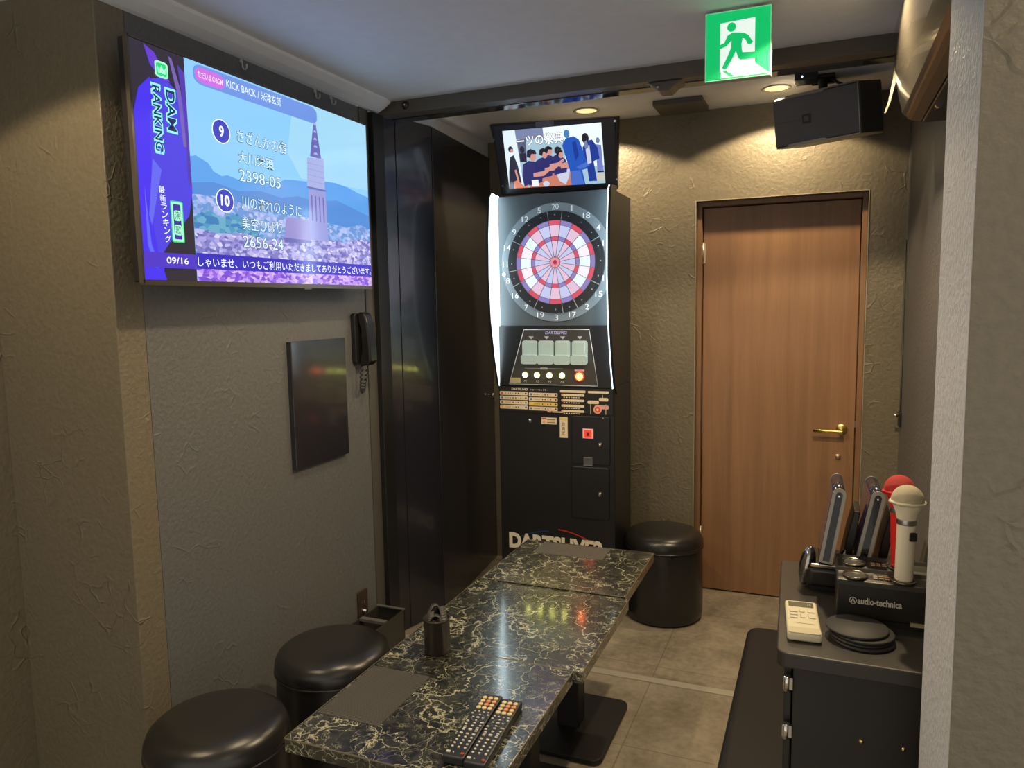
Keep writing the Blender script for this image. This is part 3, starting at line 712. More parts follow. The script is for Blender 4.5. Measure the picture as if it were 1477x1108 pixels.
# dart panel
PG = mat('dart_panel_grey', (.085, .105, .12), .4)
b = MB(); b.box(MX0+.012, MX1-.012, MY+.005, MY+.03, 1.42, 2.035); obj('dart_panel', b, PG, t, bevel=.002)
pf = plane((0, MY, 0), (1, 0, 0), (0, 0, 1))   # normal -Y, d positive towards the viewer
BX, BZ = -1.150, 1.716
bm_ = [mat('board_disc', (.15, .18, .20), .35, emit=(.30, .42, .50), es=.22), mat('board_black', (.02, .022, .025), .4)]
b = MB()
b.prism(pf, circ(BX, BZ, .274, 72), -.006, .002, 0)
b.prism(pf, circ(BX, BZ, .237, 72), -.001, .012, 1)
bd = obj('dart_board', b, bm_, t, bevel=0)
S = .197/56*50.6
cP = emis('seg_pink', srgb(230, 196, 220), 1.0); cB = emis('seg_blue', srgb(198, 204, 240), 1.0); cR = emis('seg_red', srgb(238, 84, 108), .85); cV = emis('seg_violet', srgb(158, 142, 214), .8)
cPl = emis('seg_pink_bright', srgb(250, 228, 240), 1.15); cBl = emis('seg_blue_bright', srgb(222, 236, 253), 1.15)
b = MB(); dd = .0132
for k in range(20):
    a0 = (k-.5)*PI/10; a1 = (k+.5)*PI/10; ev = k % 2 == 0
    side = (abs(math.sin(k*PI/10)) > .75)
    for r0, r1, ci in ((.172, .192, 2 if ev else 3), (.119, .1705, (4 if side else 0) if ev else (5 if side else 1)), (.101, .1175, 2 if ev else 3), (.026, .0995, 1 if (k % 2) else 0)):
        g = .0012/r1
        ringpts(b, pf, BX, BZ, r0, r1, dd, ci, a0+g, a1-g, 5)
obj('scoring_segments', b, [cP, cB, cR, cV, cPl, cBl], bd)
b = MB(); ringpts(b, pf, BX, BZ, .011, .025, .0134, 0); b.flat(pf, circ(BX, BZ, .0105, 24), .0136, 1); b.flat(pf, circ(BX, BZ, .004, 16), .0139, 2)
obj('bullseye', b, [emis('bull_pink', srgb(245, 150, 165), .9), emis('bull_red', srgb(225, 60, 85), .8), MBLK], bd)
b = MB()
WG = mat('grid_grey', (.14, .14, .17), .5)
for k in range(20):
    a = (k+.5)*PI/10; v = Vector((math.sin(a), math.cos(a)))
    n_ = Vector((v.y, -v.x))*.0011
    q = [v*.022-n_, v*.022+n_, v*.193+n_, v*.193-n_]; b.prism(pf, [(BX+p.x, BZ+p.y) for p in q], .0130, .0150)
for r in (.1002, .1182, .1712, .193, .0255): ringpts(b, pf, BX, BZ, r-.001, r+.001, .0151, 0)
obj('segment_grid', b, WG, bd)
b = MB()
RL = mat('ring_line', (.42, .46, .50), .4)
for k in (0, 1, 4, 7, 9, 10, 12, 14, 15, 17):   # lines dividing the black catch ring
    b = MB()
    a = (k-.5)*PI/10; v = Vector((math.sin(a), math.cos(a))); n_ = Vector((v.y, -v.x))*.0013
    q = [v*.196-n_, v*.196+n_, v*.238+n_, v*.238-n_]; b.prism(pf, [(BX+p.x, BZ+p.y) for p in q], .0118, .0128); obj('ring_divider', b, RL, bd)
for k in range(20):
    a = k*PI/10; b = MB(); b.prism(pf, circ(BX+.218*math.sin(a), BZ+.218*math.cos(a), .003, 8), .0115, .0125); obj('ring_rivet', b, RL, bd)
NW = mat('number_white', (.8, .82, .85), .4, emit=(.8, .88, .95), es=.35)
order = [20, 1, 18, 4, 13, 6, 10, 15, 2, 17, 3, 19, 7, 16, 8, 11, 14, 9, 12, 5]
for k, nn in enumerate(order):
    a = k*PI/10; x, z = BX+.2555*math.sin(a), BZ+.2555*math.cos(a); w = .017 if nn > 9 else .009
    if nn == 1: w = .004
    if nn == 11: w = .012
    b = MB(); text(b, pf, str(nn), x-w, x+w, z-.013, z+.013, .0026, 0, .0); obj('number', b, NW, bd)
b = MB(); b.lathe([(0, -.012), (.007, -.011), (.009, -.004), (.009, 0)], 16, (-1.413, MY, 1.668), 'y'); obj('player_light', b, emis('cool_white_lamp', (.8, .95, 1), 1.6), t)
# control panel
b = MB(); b.box(MX0+.008, MX1-.008, MY-.006, MY+.03, 1.13, 1.42); obj('control_surround', b, MBLK, t, bevel=.003)
trap = [(-1.392, 1.141), (-.948, 1.141), (-.988, 1.404), (-1.312, 1.404)]
b = MB(); b.prism(pf, trap, .006, .011, 0); cpn = obj('control_panel', b, mat('control_grey', (.055, .052, .048), .4), t, bevel=.001)
b = MB()
for (a, c) in zip(trap, trap[1:]+trap[:1]): b.tube([pf(*a, .0115), pf(*c, .0115)], .0016, 6)
obj('panel_outline', b, mat('outline_silver', (.5, .5, .48), .3, .5, emit=(.5, .5, .45), es=.25), cpn)
FLp = mat('clear_flap', (.42, .52, .48), .2, emit=(.30, .42, .38), es=.35, coat=.3)
for x0, x1 in ((-1.318, -1.243), (-1.236, -1.161), (-1.154, -1.079), (-1.070, -.996)):
    b = MB(); b.prism(pf, rrect(x0, x1, 1.243, 1.352, .012), .011, .022, 0); b.prism(pf, rrect(x0-.003, x1+.003, 1.240, 1.285, .012), .022, .036, 0)
    b.prism(pf, rrect(x0+.010, x1-.010, 1.292, 1.345, .006), .022, .024, 0)
    obj('token_flap', b, FLp, cpn, bevel=.003)
b = MB()
for x in (-1.275, -1.197, -1.117, -1.033): b.flat(pf, [(x-.013, 1.372), (x+.013, 1.372), (x, 1.358)], .0118)
text(b, pf, 'DARTSLIVE2', -1.204, -1.096, 1.382, 1.396, .0118, 1, .02, shear=.2)
for q, (x, w) in enumerate(((-1.308, 'P1'), (-1.247, 'P2'), (-1.184, 'P3'), (-1.121, 'P4'))): text(b, pf, w, x-.008, x+.008, 1.152, 1.162, .0118, 0, shear=.2)
b.flat(pf, rect(-1.31, -1.235, 1.2185, 1.2200), .0118, 0); b.flat(pf, rect(-1.19, -1.118, 1.2185, 1.2200), .0118, 0); b.flat(pf, rrect(-1.232, -1.193, 1.2145, 1.2235, .004), .0118, 0)
b.flat(pf, rrect(-1.060, -1.012, 1.209, 1.217, .004), .0118, 2)
obj('panel_marks', b, [mat('mark_silver', (.55, .57, .60), .4), mat('mark_violet', (.45, .42, .75), .4, emit=(.4, .4, .8), es=.3), mat('mark_pink', (.85, .45, .45), .4)], cpn)
for x in (-1.308, -1.247, -1.184, -1.121):
    b = MB(); b.lathe([(.018, 0), (.018, -.004), (.0135, -.005), (.0135, 0)], 28, (x, MY-.011, 1.187), 'y', 1); b.lathe([(.0125, -.004), (.011, -.010), (0, -.012)], 24, (x, MY-.011, 1.187), 'y', 0)
    obj('player_button', b, [mat('lit_button_lime', (.8, .85, .5), .3, emit=(1.0, 1.0, .22), es=14.0), GREYP], cpn)
b = MB(); b.lathe([(.024, 0), (.024, -.005), (.018, -.006), (.018, 0)], 28, (-1.036, MY-.011, 1.185), 'y', 1); b.lathe([(.017, -.004), (.015, -.012), (0, -.015)], 24, (-1.036, MY-.011, 1.185), 'y', 0)
obj('change_button', b, [mat('lit_button_red', (.8, .2, .1), .3, emit=(1.0, .16, .03), es=16.0), mat('red_ring', (.4, .05, .03), .3, emit=(1, .08, .03), es=.5)], cpn)
b = MB(); b.prism(pf, rect(-1.387, -1.333, 1.146, 1.172), .0112, .0125, 0); b.flat(pf, rect(-1.385, -1.335, 1.163, 1.171), .0128, 1)
obj('price_sticker', b, [mat('sticker_cream', (.50, .45, .30), .5), mat('sticker_yellow', (.65, .52, .12), .5)], cpn)
# instruction plate
IM = [mat('plate_black', (.012, .012, .012), .45), mat('print_cream', (.92, .78, .56), .5), mat('print_red', (.85, .10, .06), .5), mat('print_dark', (.10, .08, .07), .5), mat('print_blue', (.15, .25, .40), .5), mat('print_yellow', (.92, .68, .20), .5), mat('print_pink', (.92, .48, .36), .5), mat('print_white', (.85, .82, .76), .5)]
b = MB(); b.prism(pf, rect(MX0+.006, MX1-.006, 1.005, 1.128), .000, .004, 0)
ip = obj('instruction_plate', b, IM[:1], t, bevel=.001)
b = MB(); d = .0046
text(b, pf, 'DARTSLIVE2', -1.385, -1.300, 1.111, 1.121, d, 7, .03, shear=.2); text(b, pf, 'ショートカットキー', -1.288, -1.193, 1.111, 1.120, d, 7, .03)
for c in range(2):
    x0 = -1.446+.152*c
    for r in range(4):
        z1 = 1.104-.0225*r-.003*c
        b.flat(pf, rrect(x0, x0+.146, z1-.018, z1, .004, 3), d, 5 if (c and r == 2) else 1)
        b.flat(pf, circ(x0+.012, z1-.009, .006, 12), d+.0003, (2, 4, 4, 6, 4, 4, 5, 4)[c*4+r])
        text(b, pf, ('301', '501', 'CRICKET', 'COUNT', 'BULL', 'TEAM', 'CHOICE', 'ONLINE')[c*4+r], x0+.024, x0+.058, z1-.012, z1-.006, d+.0003, 3)
        for q in range(4): b.flat(pf, circ(x0+.070+.0135*q, z1-.009, .0035, 10), d+.0003, 3 if (q+r) % 3 else 6)
        b.flat(pf, circ(x0+.136, z1-.009, .0048, 10), d+.0003, 3)
b.flat(pf, rrect(-1.135, -1.010, 1.106, 1.118, .004, 3), d, 1)
for r in range(4):
    z1 = 1.100-.0255*r
    b.flat(pf, rrect(-1.126, -1.016, z1-.011, z1, .003, 3), d, 1); b.flat(pf, circ(-1.124, z1-.006, .006, 10), d+.0003, 6)
    for q in range(7): b.flat(pf, rect(-1.118+.012*q, -1.111+.012*q, z1-.019, z1-.0145), d, 7 if q % 3 else 5)
b.flat(pf, rrect(-1.200, -1.180, 1.008, 1.014, .002, 3), d, 6); b.flat(pf, rrect(-1.176, -1.120, 1.008, 1.014, .002, 3), d, 1)
b.flat(pf, rrect(-.998, -.898, 1.106, 1.117, .004, 3), d, 1)
b.flat(pf, rrect(-.945, -.900, 1.070, 1.086, .006, 4), d, 1); b.flat(pf, rrect(-1.000, -.945, 1.056, 1.072, .006, 4), d, 1); b.flat(pf, rrect(-.965, -.898, 1.033, 1.051, .007, 4), d, 6)
b.flat(pf, circ(-.952, 1.030, .020, 24), d+.0002, 6); b.flat(pf, circ(-.952, 1.030, .014, 20), d+.0004, 2); b.flat(pf, circ(-.952, 1.030, .006, 14), d+.0006, 1)
for x in (-.985, -.912): b.flat(pf, rect(x-.0012, x+.0012, 1.008, 1.056), d, 1)
b.flat(pf, rect(-.928, -.926, 1.086, 1.100), d, 1)
obj('printed_instructions', b, IM, ip)
# stickers, coin unit
b = MB(); b.prism(pf, rect(-1.233, -1.156, .950, .982), -.002, -.0005, 1); b.flat(pf, rect(-1.231, -1.208, .974, .980), .0, 2); b.flat(pf, [(-1.228, .955), (-1.212, .955), (-1.220, .970)], .0, 6)
for r in range(3): b.flat(pf, rect(-1.204, -1.162, .957+.007*r, .960+.007*r), .0, 3)
obj('warning_sticker', b, IM, t)
b = MB(); b.prism(pf, rect(-1.140, -1.101, .888, .988), -.002, -.0005, 1); b.flat(pf, rect(-1.137, -1.104, .972, .985), .0, 5)
for k, ch in enumerate('お釣銭'): text(b, pf, ch, -1.128, -1.114, .945-.022*k, .963-.022*k, .0, 3, .01)
obj('change_sticker', b, IM, t)
b = MB(); b.lathe([(0, -.006), (.008, -.006), (.010, 0)], 18, (-1.294, MY+.002, .962), 'y'); obj('front_lock', b, STEEL, t)
b = MB(); b.prism(pf, rrect(-1.078, -.893, .768, .998, .01), -.002, .006, 0); cu = obj('coin_door', b, MBLK, t, bevel=.003)
b = MB(); b.prism(pf, rect(-1.023, -.972, .893, .938), .006, .010, 0); b.prism(pf, rect(-1.015, -.980, .898, .932), .010, .014, 1); b.prism(pf, rect(-1.004, -.990, .905, .924), .014, .0150, 2)
obj('coin_slot', b, [mat('coin_frame', (.75, .55, .5), .4, emit=(1, .35, .3), es=.25), mat('coin_lit', (.8, .05, .02), .3, emit=(1, .02, .01), es=1.3), mat('slot_dark', (.2, .01, .01), .4)], cu)
b = MB(); b.prism(pf, rect(-1.020, -.976, .765, .800), .002, .010, 1); b.prism(pf, rect(-1.020, -.976, .762, .766), .010, .013, 0); b.prism(pf, rect(-1.020, -.976, .800, .803), .010, .013, 0); obj('return_cup', b, [CHROME, mat('return_grey', (.20, .20, .20), .3, .8)], cu)
for z in (.864, .990):
    b = MB(); b.lathe([(0, -.012), (.008, -.012), (.010, -.004), (.012, 0)] if z < .9 else [(0, -.004), (.004, -.004), (.005, 0)], 18, (-.940 if z < .9 else -.925, MY-.006, z), 'y'); obj('door_lock' if z < .9 else 'screw', b, STEEL, cu)
b = MB(); b.prism(pf, rrect(-1.082, -.897, .505, .755, .012), -.002, .006, 0); cu2 = obj('cash_door', b, MBLK, t, bevel=.003)
b = MB(); b.lathe([(0, -.012), (.008, -.012), (.010, -.004), (.012, 0)], 18, (-.942, MY-.006, .628), 'y'); obj('door_lock', b, STEEL, cu2)
# logo
b = MB()
text(b, pf, 'DARTSLIVE2', -1.412, -.930, .318, .398, .0006, 0, .05, shear=.0)
a_ = [(-1.42+.5*k/30, .345+.075*math.sin(PI*k/30)+(.012 if k > 15 else 0)) for k in range(31)]
for side_, mi in ((0, 1), (1, 2)):
    seg = a_[:14] if side_ == 0 else a_[16:26]
    for p, q in zip(seg, seg[1:]): b.flat(pf, [(p[0], p[1]), (q[0], q[1]), (q[0], q[1]+.006), (p[0], p[1]+.006)], .0004, mi)
obj('logo_lettering', b, [mat('logo_ivory', (.80, .74, .58), .4), mat('logo_blue', (.02, .05, .18), .3), mat('logo_red', (.5, .04, .02), .3)], t)
# monitor on top: tilted forward
mon = bpy.data.objects.new('monitor', None)
Mm = Matrix.Translation(Vector((-1.170, 3.39, 2.205))) @ Euler((math.radians(20), math.radians(1.0), math.radians(1.1)), 'XYZ').to_matrix().to_4x4()
mp_ = lambda u, v, d=0.0: Mm @ Vector((u, -d, v))
hs_ = [(-.262, -.168), (.285, -.172), (.312, .150), (-.305, .166)]
b = MB(); b.prism(mp_, hs_, -.055, -.012); b.prism(mp_, [(-.285, -.165), (.292, -.168), (.300, .152), (-.288, .162)], -.012, -.002)
mo = obj('monitor', b, mat('monitor_black', (.018, .018, .020), .35), t, bevel=.006, seg=3)
b = MB(); b.prism(mp_, [(-.24, -.135), (.24, -.135), (.24, .135), (-.24, .135)], -.002, .0005); obj('monitor_bezel', b, BLACKG, mo)
b = MB(); b.box(MC-.12, MC+.12, MYB-.16, MYB-.04, 2.03, 2.22); obj('monitor_mount', b, IRON, t)
for u, v in ((.292, -.12), (.300, .135), (-.285, .10), (-.272, -.12)):
    b = MB(); b.prism(mp_, circ(u, v, .005, 12), -.004, .001); obj('bolt', b, CHROME, mo)
b = MB(); b.prism(mp_, [(-.07, .137), (.02, .137), (.02, .160), (-.07, .160)], -.004, .004); obj('camera_cover', b, mat('violet_grey_glass', (.10, .09, .11), .2), mo)
# picture on the monitor
Wm, Hm = .476, .268
MP = lambda u, v, d=0.0: mp_((u-.5)*Wm, (v-.5)*Hm, d)
PM = []; PE = {}
def pc(name, rgb, s=1.0):
    if name not in PE: PE[name] = len(PM); PM.append(emis('pic_'+name, srgb(*rgb), s))
    return PE[name]
b = MB(); d0 = .001
def pp_(pts, c, lv=0): b.flat(MP, pts, d0+lv*.0002, c)
pp_(rect(0, 1, 0, 1), pc('wall', (165, 200, 215)))
pp_([(.42, 1), (1, 1), (1, .3), (.62, .3), (.62, .75), (.42, .8)], pc('bright', (225, 245, 255), 1.2), 1)
pp_([(.13, 1), (.42, 1), (.42, .82), (.13, .84)], pc('shade', (120, 132, 168)), 1)
pp_([(0, 1), (.13, 1), (.15, .3), (.16, 0), (0, 0)], pc('pillar', (222, 236, 248), 1.1), 2)
pp_([(.14, .83), (.235, .84), (.22, .45), (.15, .45)], pc('poster', (88, 92, 120)), 3)
pp_(circ(.185, .66, .025, 14, .06), pc('hair', (28, 26, 38)), 4); pp_([(.155, .60), (.215, .60), (.22, .45), (.15, .45)], pc('hair', (28, 26, 38)), 4)
pp_([(.22, .0), (.66, .0), (.66, .33), (.5, .34), (.36, .22), (.25, .15)], pc('table', (205, 128, 105)), 3)
pp_([(.35, .30), (.65, .38), (.66, .30), (.60, .25), (.45, .26)], pc('items', (150, 140, 190)), 5)
pp_([(.50, .28), (.66, .30), (.64, .14), (.60, .02), (.54, .08)], pc('cloth', (205, 212, 235)), 4)
pp_([(.05, .55), (.09, .58), (.12, .4), (.14, .1), (.12, 0), (.0, 0), (.02, .3)], pc('blackshirt', (42, 42, 58)), 5)
pp_(circ(.065, .68, .026, 14, .055), PE['hair'], 6); pp_(circ(.075, .655, .016, 12, .035), pc('skin', (214, 150, 140)), 7)
pp_([(.06, .12), (.10, .14), (.17, .02), (.22, .06), (.20, 0), (.05, 0)], pc('hands', (226, 138, 110)), 8)
pp_([(.08, .32), (.10, .33), (.12, .12), (.10, .12)], PE['skin'], 8)
for (hx, hy, sx, sc) in ((.55, .60, 1, .85), (.455, .615, 1, .9), (.40, .58, 1, 1.0), (.275, .56, 1, 1.2), (.565, .55, 1, .8)):
    nav = pc('navy', (44, 46, 110))
    pp_([(hx-.10*sc, hy-.30*sc), (hx-.085*sc, hy-.13*sc), (hx-.03*sc, hy-.08*sc), (hx+.03*sc, hy-.10*sc), (hx+.09*sc, hy-.20*sc), (hx+.07*sc, hy-.40*sc), (hx-.09*sc, hy-.45*sc)], nav, 6)
    pp_(circ(hx+.012, hy-.02, .030*sc, 14, .075*sc), PE['skin'], 7); pp_([(hx-.042*sc, hy-.03), (hx-.035*sc, hy+.06*sc), (hx, hy+.085*sc), (hx+.04*sc, hy+.055*sc), (hx+.045*sc, hy+.01), (hx, hy+.015), (hx-.015, hy-.05)], PE['hair'], 8)
    pp_([(hx+.0*sc, hy-.26*sc), (hx+.09*sc, hy-.24*sc), (hx+.16*sc, hy-.17*sc), (hx+.17*sc, hy-.21*sc), (hx+.09*sc, hy-.31*sc), (hx+.0*sc, hy-.32*sc)], PE['skin'], 9)
pp_(rect(.25, .32, .02, .13), pc('card', (235, 240, 245), 1.1), 10)
pp_(circ(.40, .05, .035, 14, .05), PE['cloth'], 10)
bl = pc('jacket', (30, 86, 190)); bl2 = pc('jeans', (72, 112, 205)); bl3 = pc('jacket_dark', (20, 56, 150))
pp_([(.60, .68), (.64, .79), (.72, .82), (.77, .76), (.80, .60), (.83, .42), (.87, .33), (.84, .27), (.78, .25), (.80, .0), (.66, .0), (.66, .22), (.63, .45)], bl, 11)
pp_([(.66, .0), (.67, .24), (.76, .25), (.79, .0)], bl2, 12); pp_([(.72, .30), (.83, .38), (.86, .32), (.76, .26)], bl2, 12)
pp_([(.70, .72), (.74, .74), (.76, .50), (.72, .40)], bl3, 12)
pp_(circ(.655, .865, .03, 16, .07), pc('head_blue', (70, 130, 190)), 12)
pp_([(.80, .62), (.84, .72), (.90, .74), (.95, .60), (.96, .42), (.90, .38), (.92, .05), (.84, .05), (.83, .35)], bl3, 11)
pp_(circ(.835, .77, .035, 16, .085), PE['hair'], 13); pp_([(.815, .70), (.85, .74), (.86, .62), (.83, .58)], PE['shade'], 14)
pp_([(.83, .60), (.87, .66), (.88, .36), (.84, .34)], PE['cloth'], 13)
pp_(circ(.955, .72, .02, 12, .05), PE['shade'], 12); pp_([(.93, .66), (.985, .64), (.99, .20), (.93, .20)], pc('lilac', (120, 130, 200)), 10)
pp_([(.92, .05), (1, .05), (1, .16), (.92, .18)], pc('tan', (205, 200, 190)), 12); pp_(rect(.93, .995, .19, .215), PE['hair'], 13)
text(b, MP, 'ーツの祭典', .135, .62, .70, .905, d0+.0030, pc('title_shadow', (92, 100, 120), .8), .035, skew=.012)
text(b, MP, 'ーツの祭典', .140, .615, .71, .90, d0+.0034, pc('title_white', (250, 250, 250), 1.3), .005, skew=.012)
obj('picture', b, PM, mo)

# ------------------------------------------------------------------ exit sign
EX0, EX1, EZ0, EZ1, EYs = -.346, -.156, 2.192, 2.391, 2.43
t = thing('exit_sign', 'square green and white running-man exit sign hanging from the ceiling', 'sign', ((EX0+EX1)/2, EYs, 2.40))
ep = plane((EX0, EYs, EZ0), (EX1-EX0, 0, 0), (0, 0, EZ1-EZ0))
b = MB(); b.box(EX0-.002, EX1+.002, EYs+.001, EYs+.026, EZ0-.002, EZ1+.002); b.box(EX0+.05, EX1-.05, EYs+.006, EYs+.020, EZ1, 2.40)
obj('sign_case', b, mat('sign_case', (.35, .42, .36), .35), t, bevel=.001)
b = MB()
b.flat(ep, rect(0, 1, 0, 1), .0005, 2); b.flat(ep, rect(.015, .985, .015, .985), .001, 0)
b.flat(ep, [(.23, .83), (.76, .85), (.76, .20), (.985, .03), (.25, .03), (.23, .03)], .0015, 1)
b.flat(ep, [(.76, .30), (.80, .30), (.80, .18), (.97, .04), (.985, .04), (.985, .40), (.76, .40)], .002, 0)
g = lambda pts: b.flat(ep, pts, .0025, 0)
g(circ(.405, .755, .068, 24))
g([(.345, .64), (.42, .675), (.52, .665), (.60, .645), (.66, .61), (.735, .50), (.69, .465), (.655, .475), (.615, .555), (.575, .575), (.560, .50), (.565, .42), (.575, .37), (.76, .355), (.815, .345), (.835, .30), (.81, .265), (.55, .265), (.51, .30), (.475, .40), (.44, .33), (.335, .155), (.30, .15), (.265, .18), (.36, .36), (.40, .46), (.405, .56), (.335, .49), (.24, .46), (.215, .475), (.215, .515), (.295, .54)])
g([(.27, .13), (.33, .125), (.46, .04), (.40, .035)])
g([(.03, .03), (.25, .03), (.25, .12), (.03, .12)])
obj('sign_face', b, [mat('sign_green', (.0, .20, .07), .6, emit=(.0, .50, .13), es=.95), mat('sign_white', (.4, .42, .4), .6, emit=(.80, .93, .84), es=.9), mat('sign_rim', (.2, .5, .3), .3, emit=(.25, .75, .4), es=.5)], t)

# ------------------------------------------------------------------ wall speaker on a ceiling bracket
t = thing('ceiling_speaker', 'black loudspeaker tilted down on a ceiling bracket above the door', 'speaker', (-.038, 3.47, 2.284), rot=(math.radians(6.6), math.radians(-3.3), math.radians(-14)))
w, h, dp = .355, .205, .17
b = MB(); b.prism(XY(0), [(-w/2+.02, .004), (w/2-.005, 0), (w/2+.004, .012), (w/2+.055, .10), (w/2+.045, dp), (-w/2+.08, dp), (-w/2, .03), (-w/2+.004, .012)], -h/2, h/2); obj('enclosure', b, mat('speaker_black', (.055, .052, .046), .4), t, bevel=.005, seg=3, local=True)
ps = plane((0, 0, 0), (1, 0, 0), (0, 0, 1))
b = MB(); b.prism(ps, rrect(-w/2+.006, w/2-.01, -h/2+.006, h/2-.006, .006), .0, .006); obj('grille', b, mat('speaker_grille', (.13, .13, .13), .5, bump=.4, bscale=900), t, bevel=.003, local=True)
b = MB()
for s_ in (1, -1):
    b.prism(ps, [(-w/2+.01, s_*(h/2-.002)), (-w/2+.055, s_*(h/2-.002)), (-w/2+.06, s_*(h/2-.010)), (.03, s_*(h/2-.012)), (.04, s_*(h/2-.004)), (w/2-.012, s_*(h/2-.003)), (w/2-.012, s_*(h/2+.002)), (-w/2+.01, s_*(h/2+.002))], .004, .012)
b.prism(ps, rect(w/2-.014, w/2-.009, -h/2, h/2), .004, .010)
obj('grille_trim', b, mat('trim_silver', (.30, .28, .24), .35, .6), t, bevel=.001, local=True)
b = MB(); b.prism(ps, rrect(-.055, -.022, -.020, .016, .002), .006, .010, 0); b.prism(ps, rrect(-.048, -.029, -.012, .008, .002), .010, .012, 1); b.prism(ps, rect(-w/2+.02, -.058, -.002, .002), .006, .008, 1)
obj('brand_badge', b, [mat('badge_dark', (.02, .02, .02), .3), mat('badge_grey', (.10, .10, .10), .35)], t, local=True)
t2 = thing('speaker_bracket', 'black ceiling bracket carrying the loudspeaker', 'bracket', (-.02, 3.52, 2.45))
b = MB(); b.box(-.06, .03, 3.46, 3.58, 2.435, 2.45); b.cyl((-.015, 3.52, 2.375), .018, .065); b.box(-.04, .01, 3.49, 3.55, 2.37, 2.385)
obj('mount_plate', b, IRON, t2, bevel=.002)
b = MB(); b.tube([(.01, 3.48, 2.44), (.04, 3.47, 2.41), (.06, 3.46, 2.40), (.05, 3.49, 2.385)], .006, 8); obj('safety_cable', b, BLACK, t2)
t = thing('ceiling_sensor', 'small black ceiling sensor with a blue light beside the speaker', 'sensor', (-.09, 3.44, 2.45))
b = MB(); b.prism(XY(0), rrect(-.125, -.035, 3.40, 3.49, .01), 2.418, 2.45); obj('sensor_body', b, BLACK, t, bevel=.003)
b = MB(); b.cyl((-.095, 3.399, 2.432), .0035, .003, 'y', 12); obj('blue_lamp', b, emis('blue_led', (.55, .75, 1.0), 3), t)

# under-beam catch and flat ceiling box
t = thing('track_catch', 'rounded dark metal catch under the ceiling beam', 'catch', (-.56, 3.0, 2.345))
b = MB(); b.prism(plane((0, 2.90, 0), (1, 0, 0), (0, 0, 1)), [(-.625, 2.345), (-.60, 2.328), (-.585, 2.312), (-.545, 2.310), (-.525, 2.328), (-.49, 2.345)], 0, -.09); obj('catch_body', b, BEAM, t, bevel=.004)
b = MB(); b.lathe([(0, -.006), (.006, -.005), (.007, 0)], 14, (-.585, 2.90, 2.326), 'y'); obj('catch_screw', b, STEEL, t)
b = MB(); b.box(-.745, -.52, 3.57, 3.78, 2.425, 2.45); tag(obj('ceiling_box', b, mat('box_taupe', (.10, .09, .075), .5), bevel=.003), 'flat taupe box on the far ceiling between the two downlights', 'box')
t = thing('beam_bolt', 'round bolt cap at the left end of the ceiling beam', 'bolt', (-1.66, 2.885, 2.375))
b = MB(); b.lathe([(0, -.008), (.014, -.008), (.018, 0)], 20, (-1.66, 2.885, 2.378), 'y'); obj('cap', b, BLACK, t)
b = MB(); b.lathe([(0, -.012), (.004, -.011), (.005, -.008)], 12, (-1.66, 2.885, 2.378), 'y'); obj('screw_head', b, CHROME, t)

# ------------------------------------------------------------------ air conditioner
t = thing('air_conditioner', 'glossy dark wall air conditioner high on the right wall by the pillar', 'air conditioner', (XR, 2.2, 2.2))
AC = mat('ac_gloss_taupe', (.10, .09, .073), .16, .3, coat=.5)
ax = plane((0, 1.70, 0), (1, 0, 0), (0, 0, 1))
prof = [(XR, 2.385), (.215, 2.385), (.196, 2.375), (.188, 2.345), (.187, 2.29), (.192, 2.22), (.202, 2.15), (.216, 2.090), (.228, 2.078), (XR, 2.078)]
b = MB(); b.prism(ax, prof, 0, -.965); obj('casing', b, AC, t, bevel=.004, seg=3)
b = MB(); b.prism(ax, [(.230, 2.078), (.262, 2.070), (.268, 2.060), (.240, 2.066), (.228, 2.072)], -.01, -.955); obj('louver', b, mat('ac_louver_brown', (.15, .10, .06), .35), t, bevel=.001)
b = MB(); b.box(.27, .335, 1.73, 2.64, 2.052, 2.078); obj('air_outlet', b, BLACK, t, bevel=.004)
for y in (2.40, 2.12):
    b = MB(); b.cyl((.285, y, 2.052), .010, .018, 'y', 14); obj('outlet_screw', b, CHROME, t)
b = MB(); ax2 = plane((0, 2.672, 0), (1, 0, 0), (0, 0, 1))
b.prism(ax2, [(.196, 2.29), (.188, 2.20), (.176, 2.13), (.166, 2.098), (.172, 2.098), (.184, 2.13), (.197, 2.19), (.204, 2.29)], 0, -.012); obj('end_trim', b, mat('ac_chrome_trim', (.6, .58, .5), .25, 1), t, bevel=.001)

# ------------------------------------------------------------------ bench
t = thing('bench', 'black leatherette bench along the right wall beside the cabinet', 'bench', (.08, 2.1, 0))
b = MB(); b.prism(XY(0), rrect(-.205, XR-.003, 1.62, 2.575, .045, 8), .30, .425); obj('seat_cushion', b, mat('bench_leatherette', (.016, .016, .017), .42, spec=.25, bump=.15, bscale=420), t, bevel=.022, seg=5)
b = MB(); b.prism(XY(0), rrect(-.19, XR-.006, 1.63, 2.56, .03), .03, .298); obj('bench_base', b, LEATHER, t, bevel=.004)
b = MB(); b.box(-.16, .32, 1.66, 2.53, 0, .03); obj('bench_plinth', b, BLACKM, t)

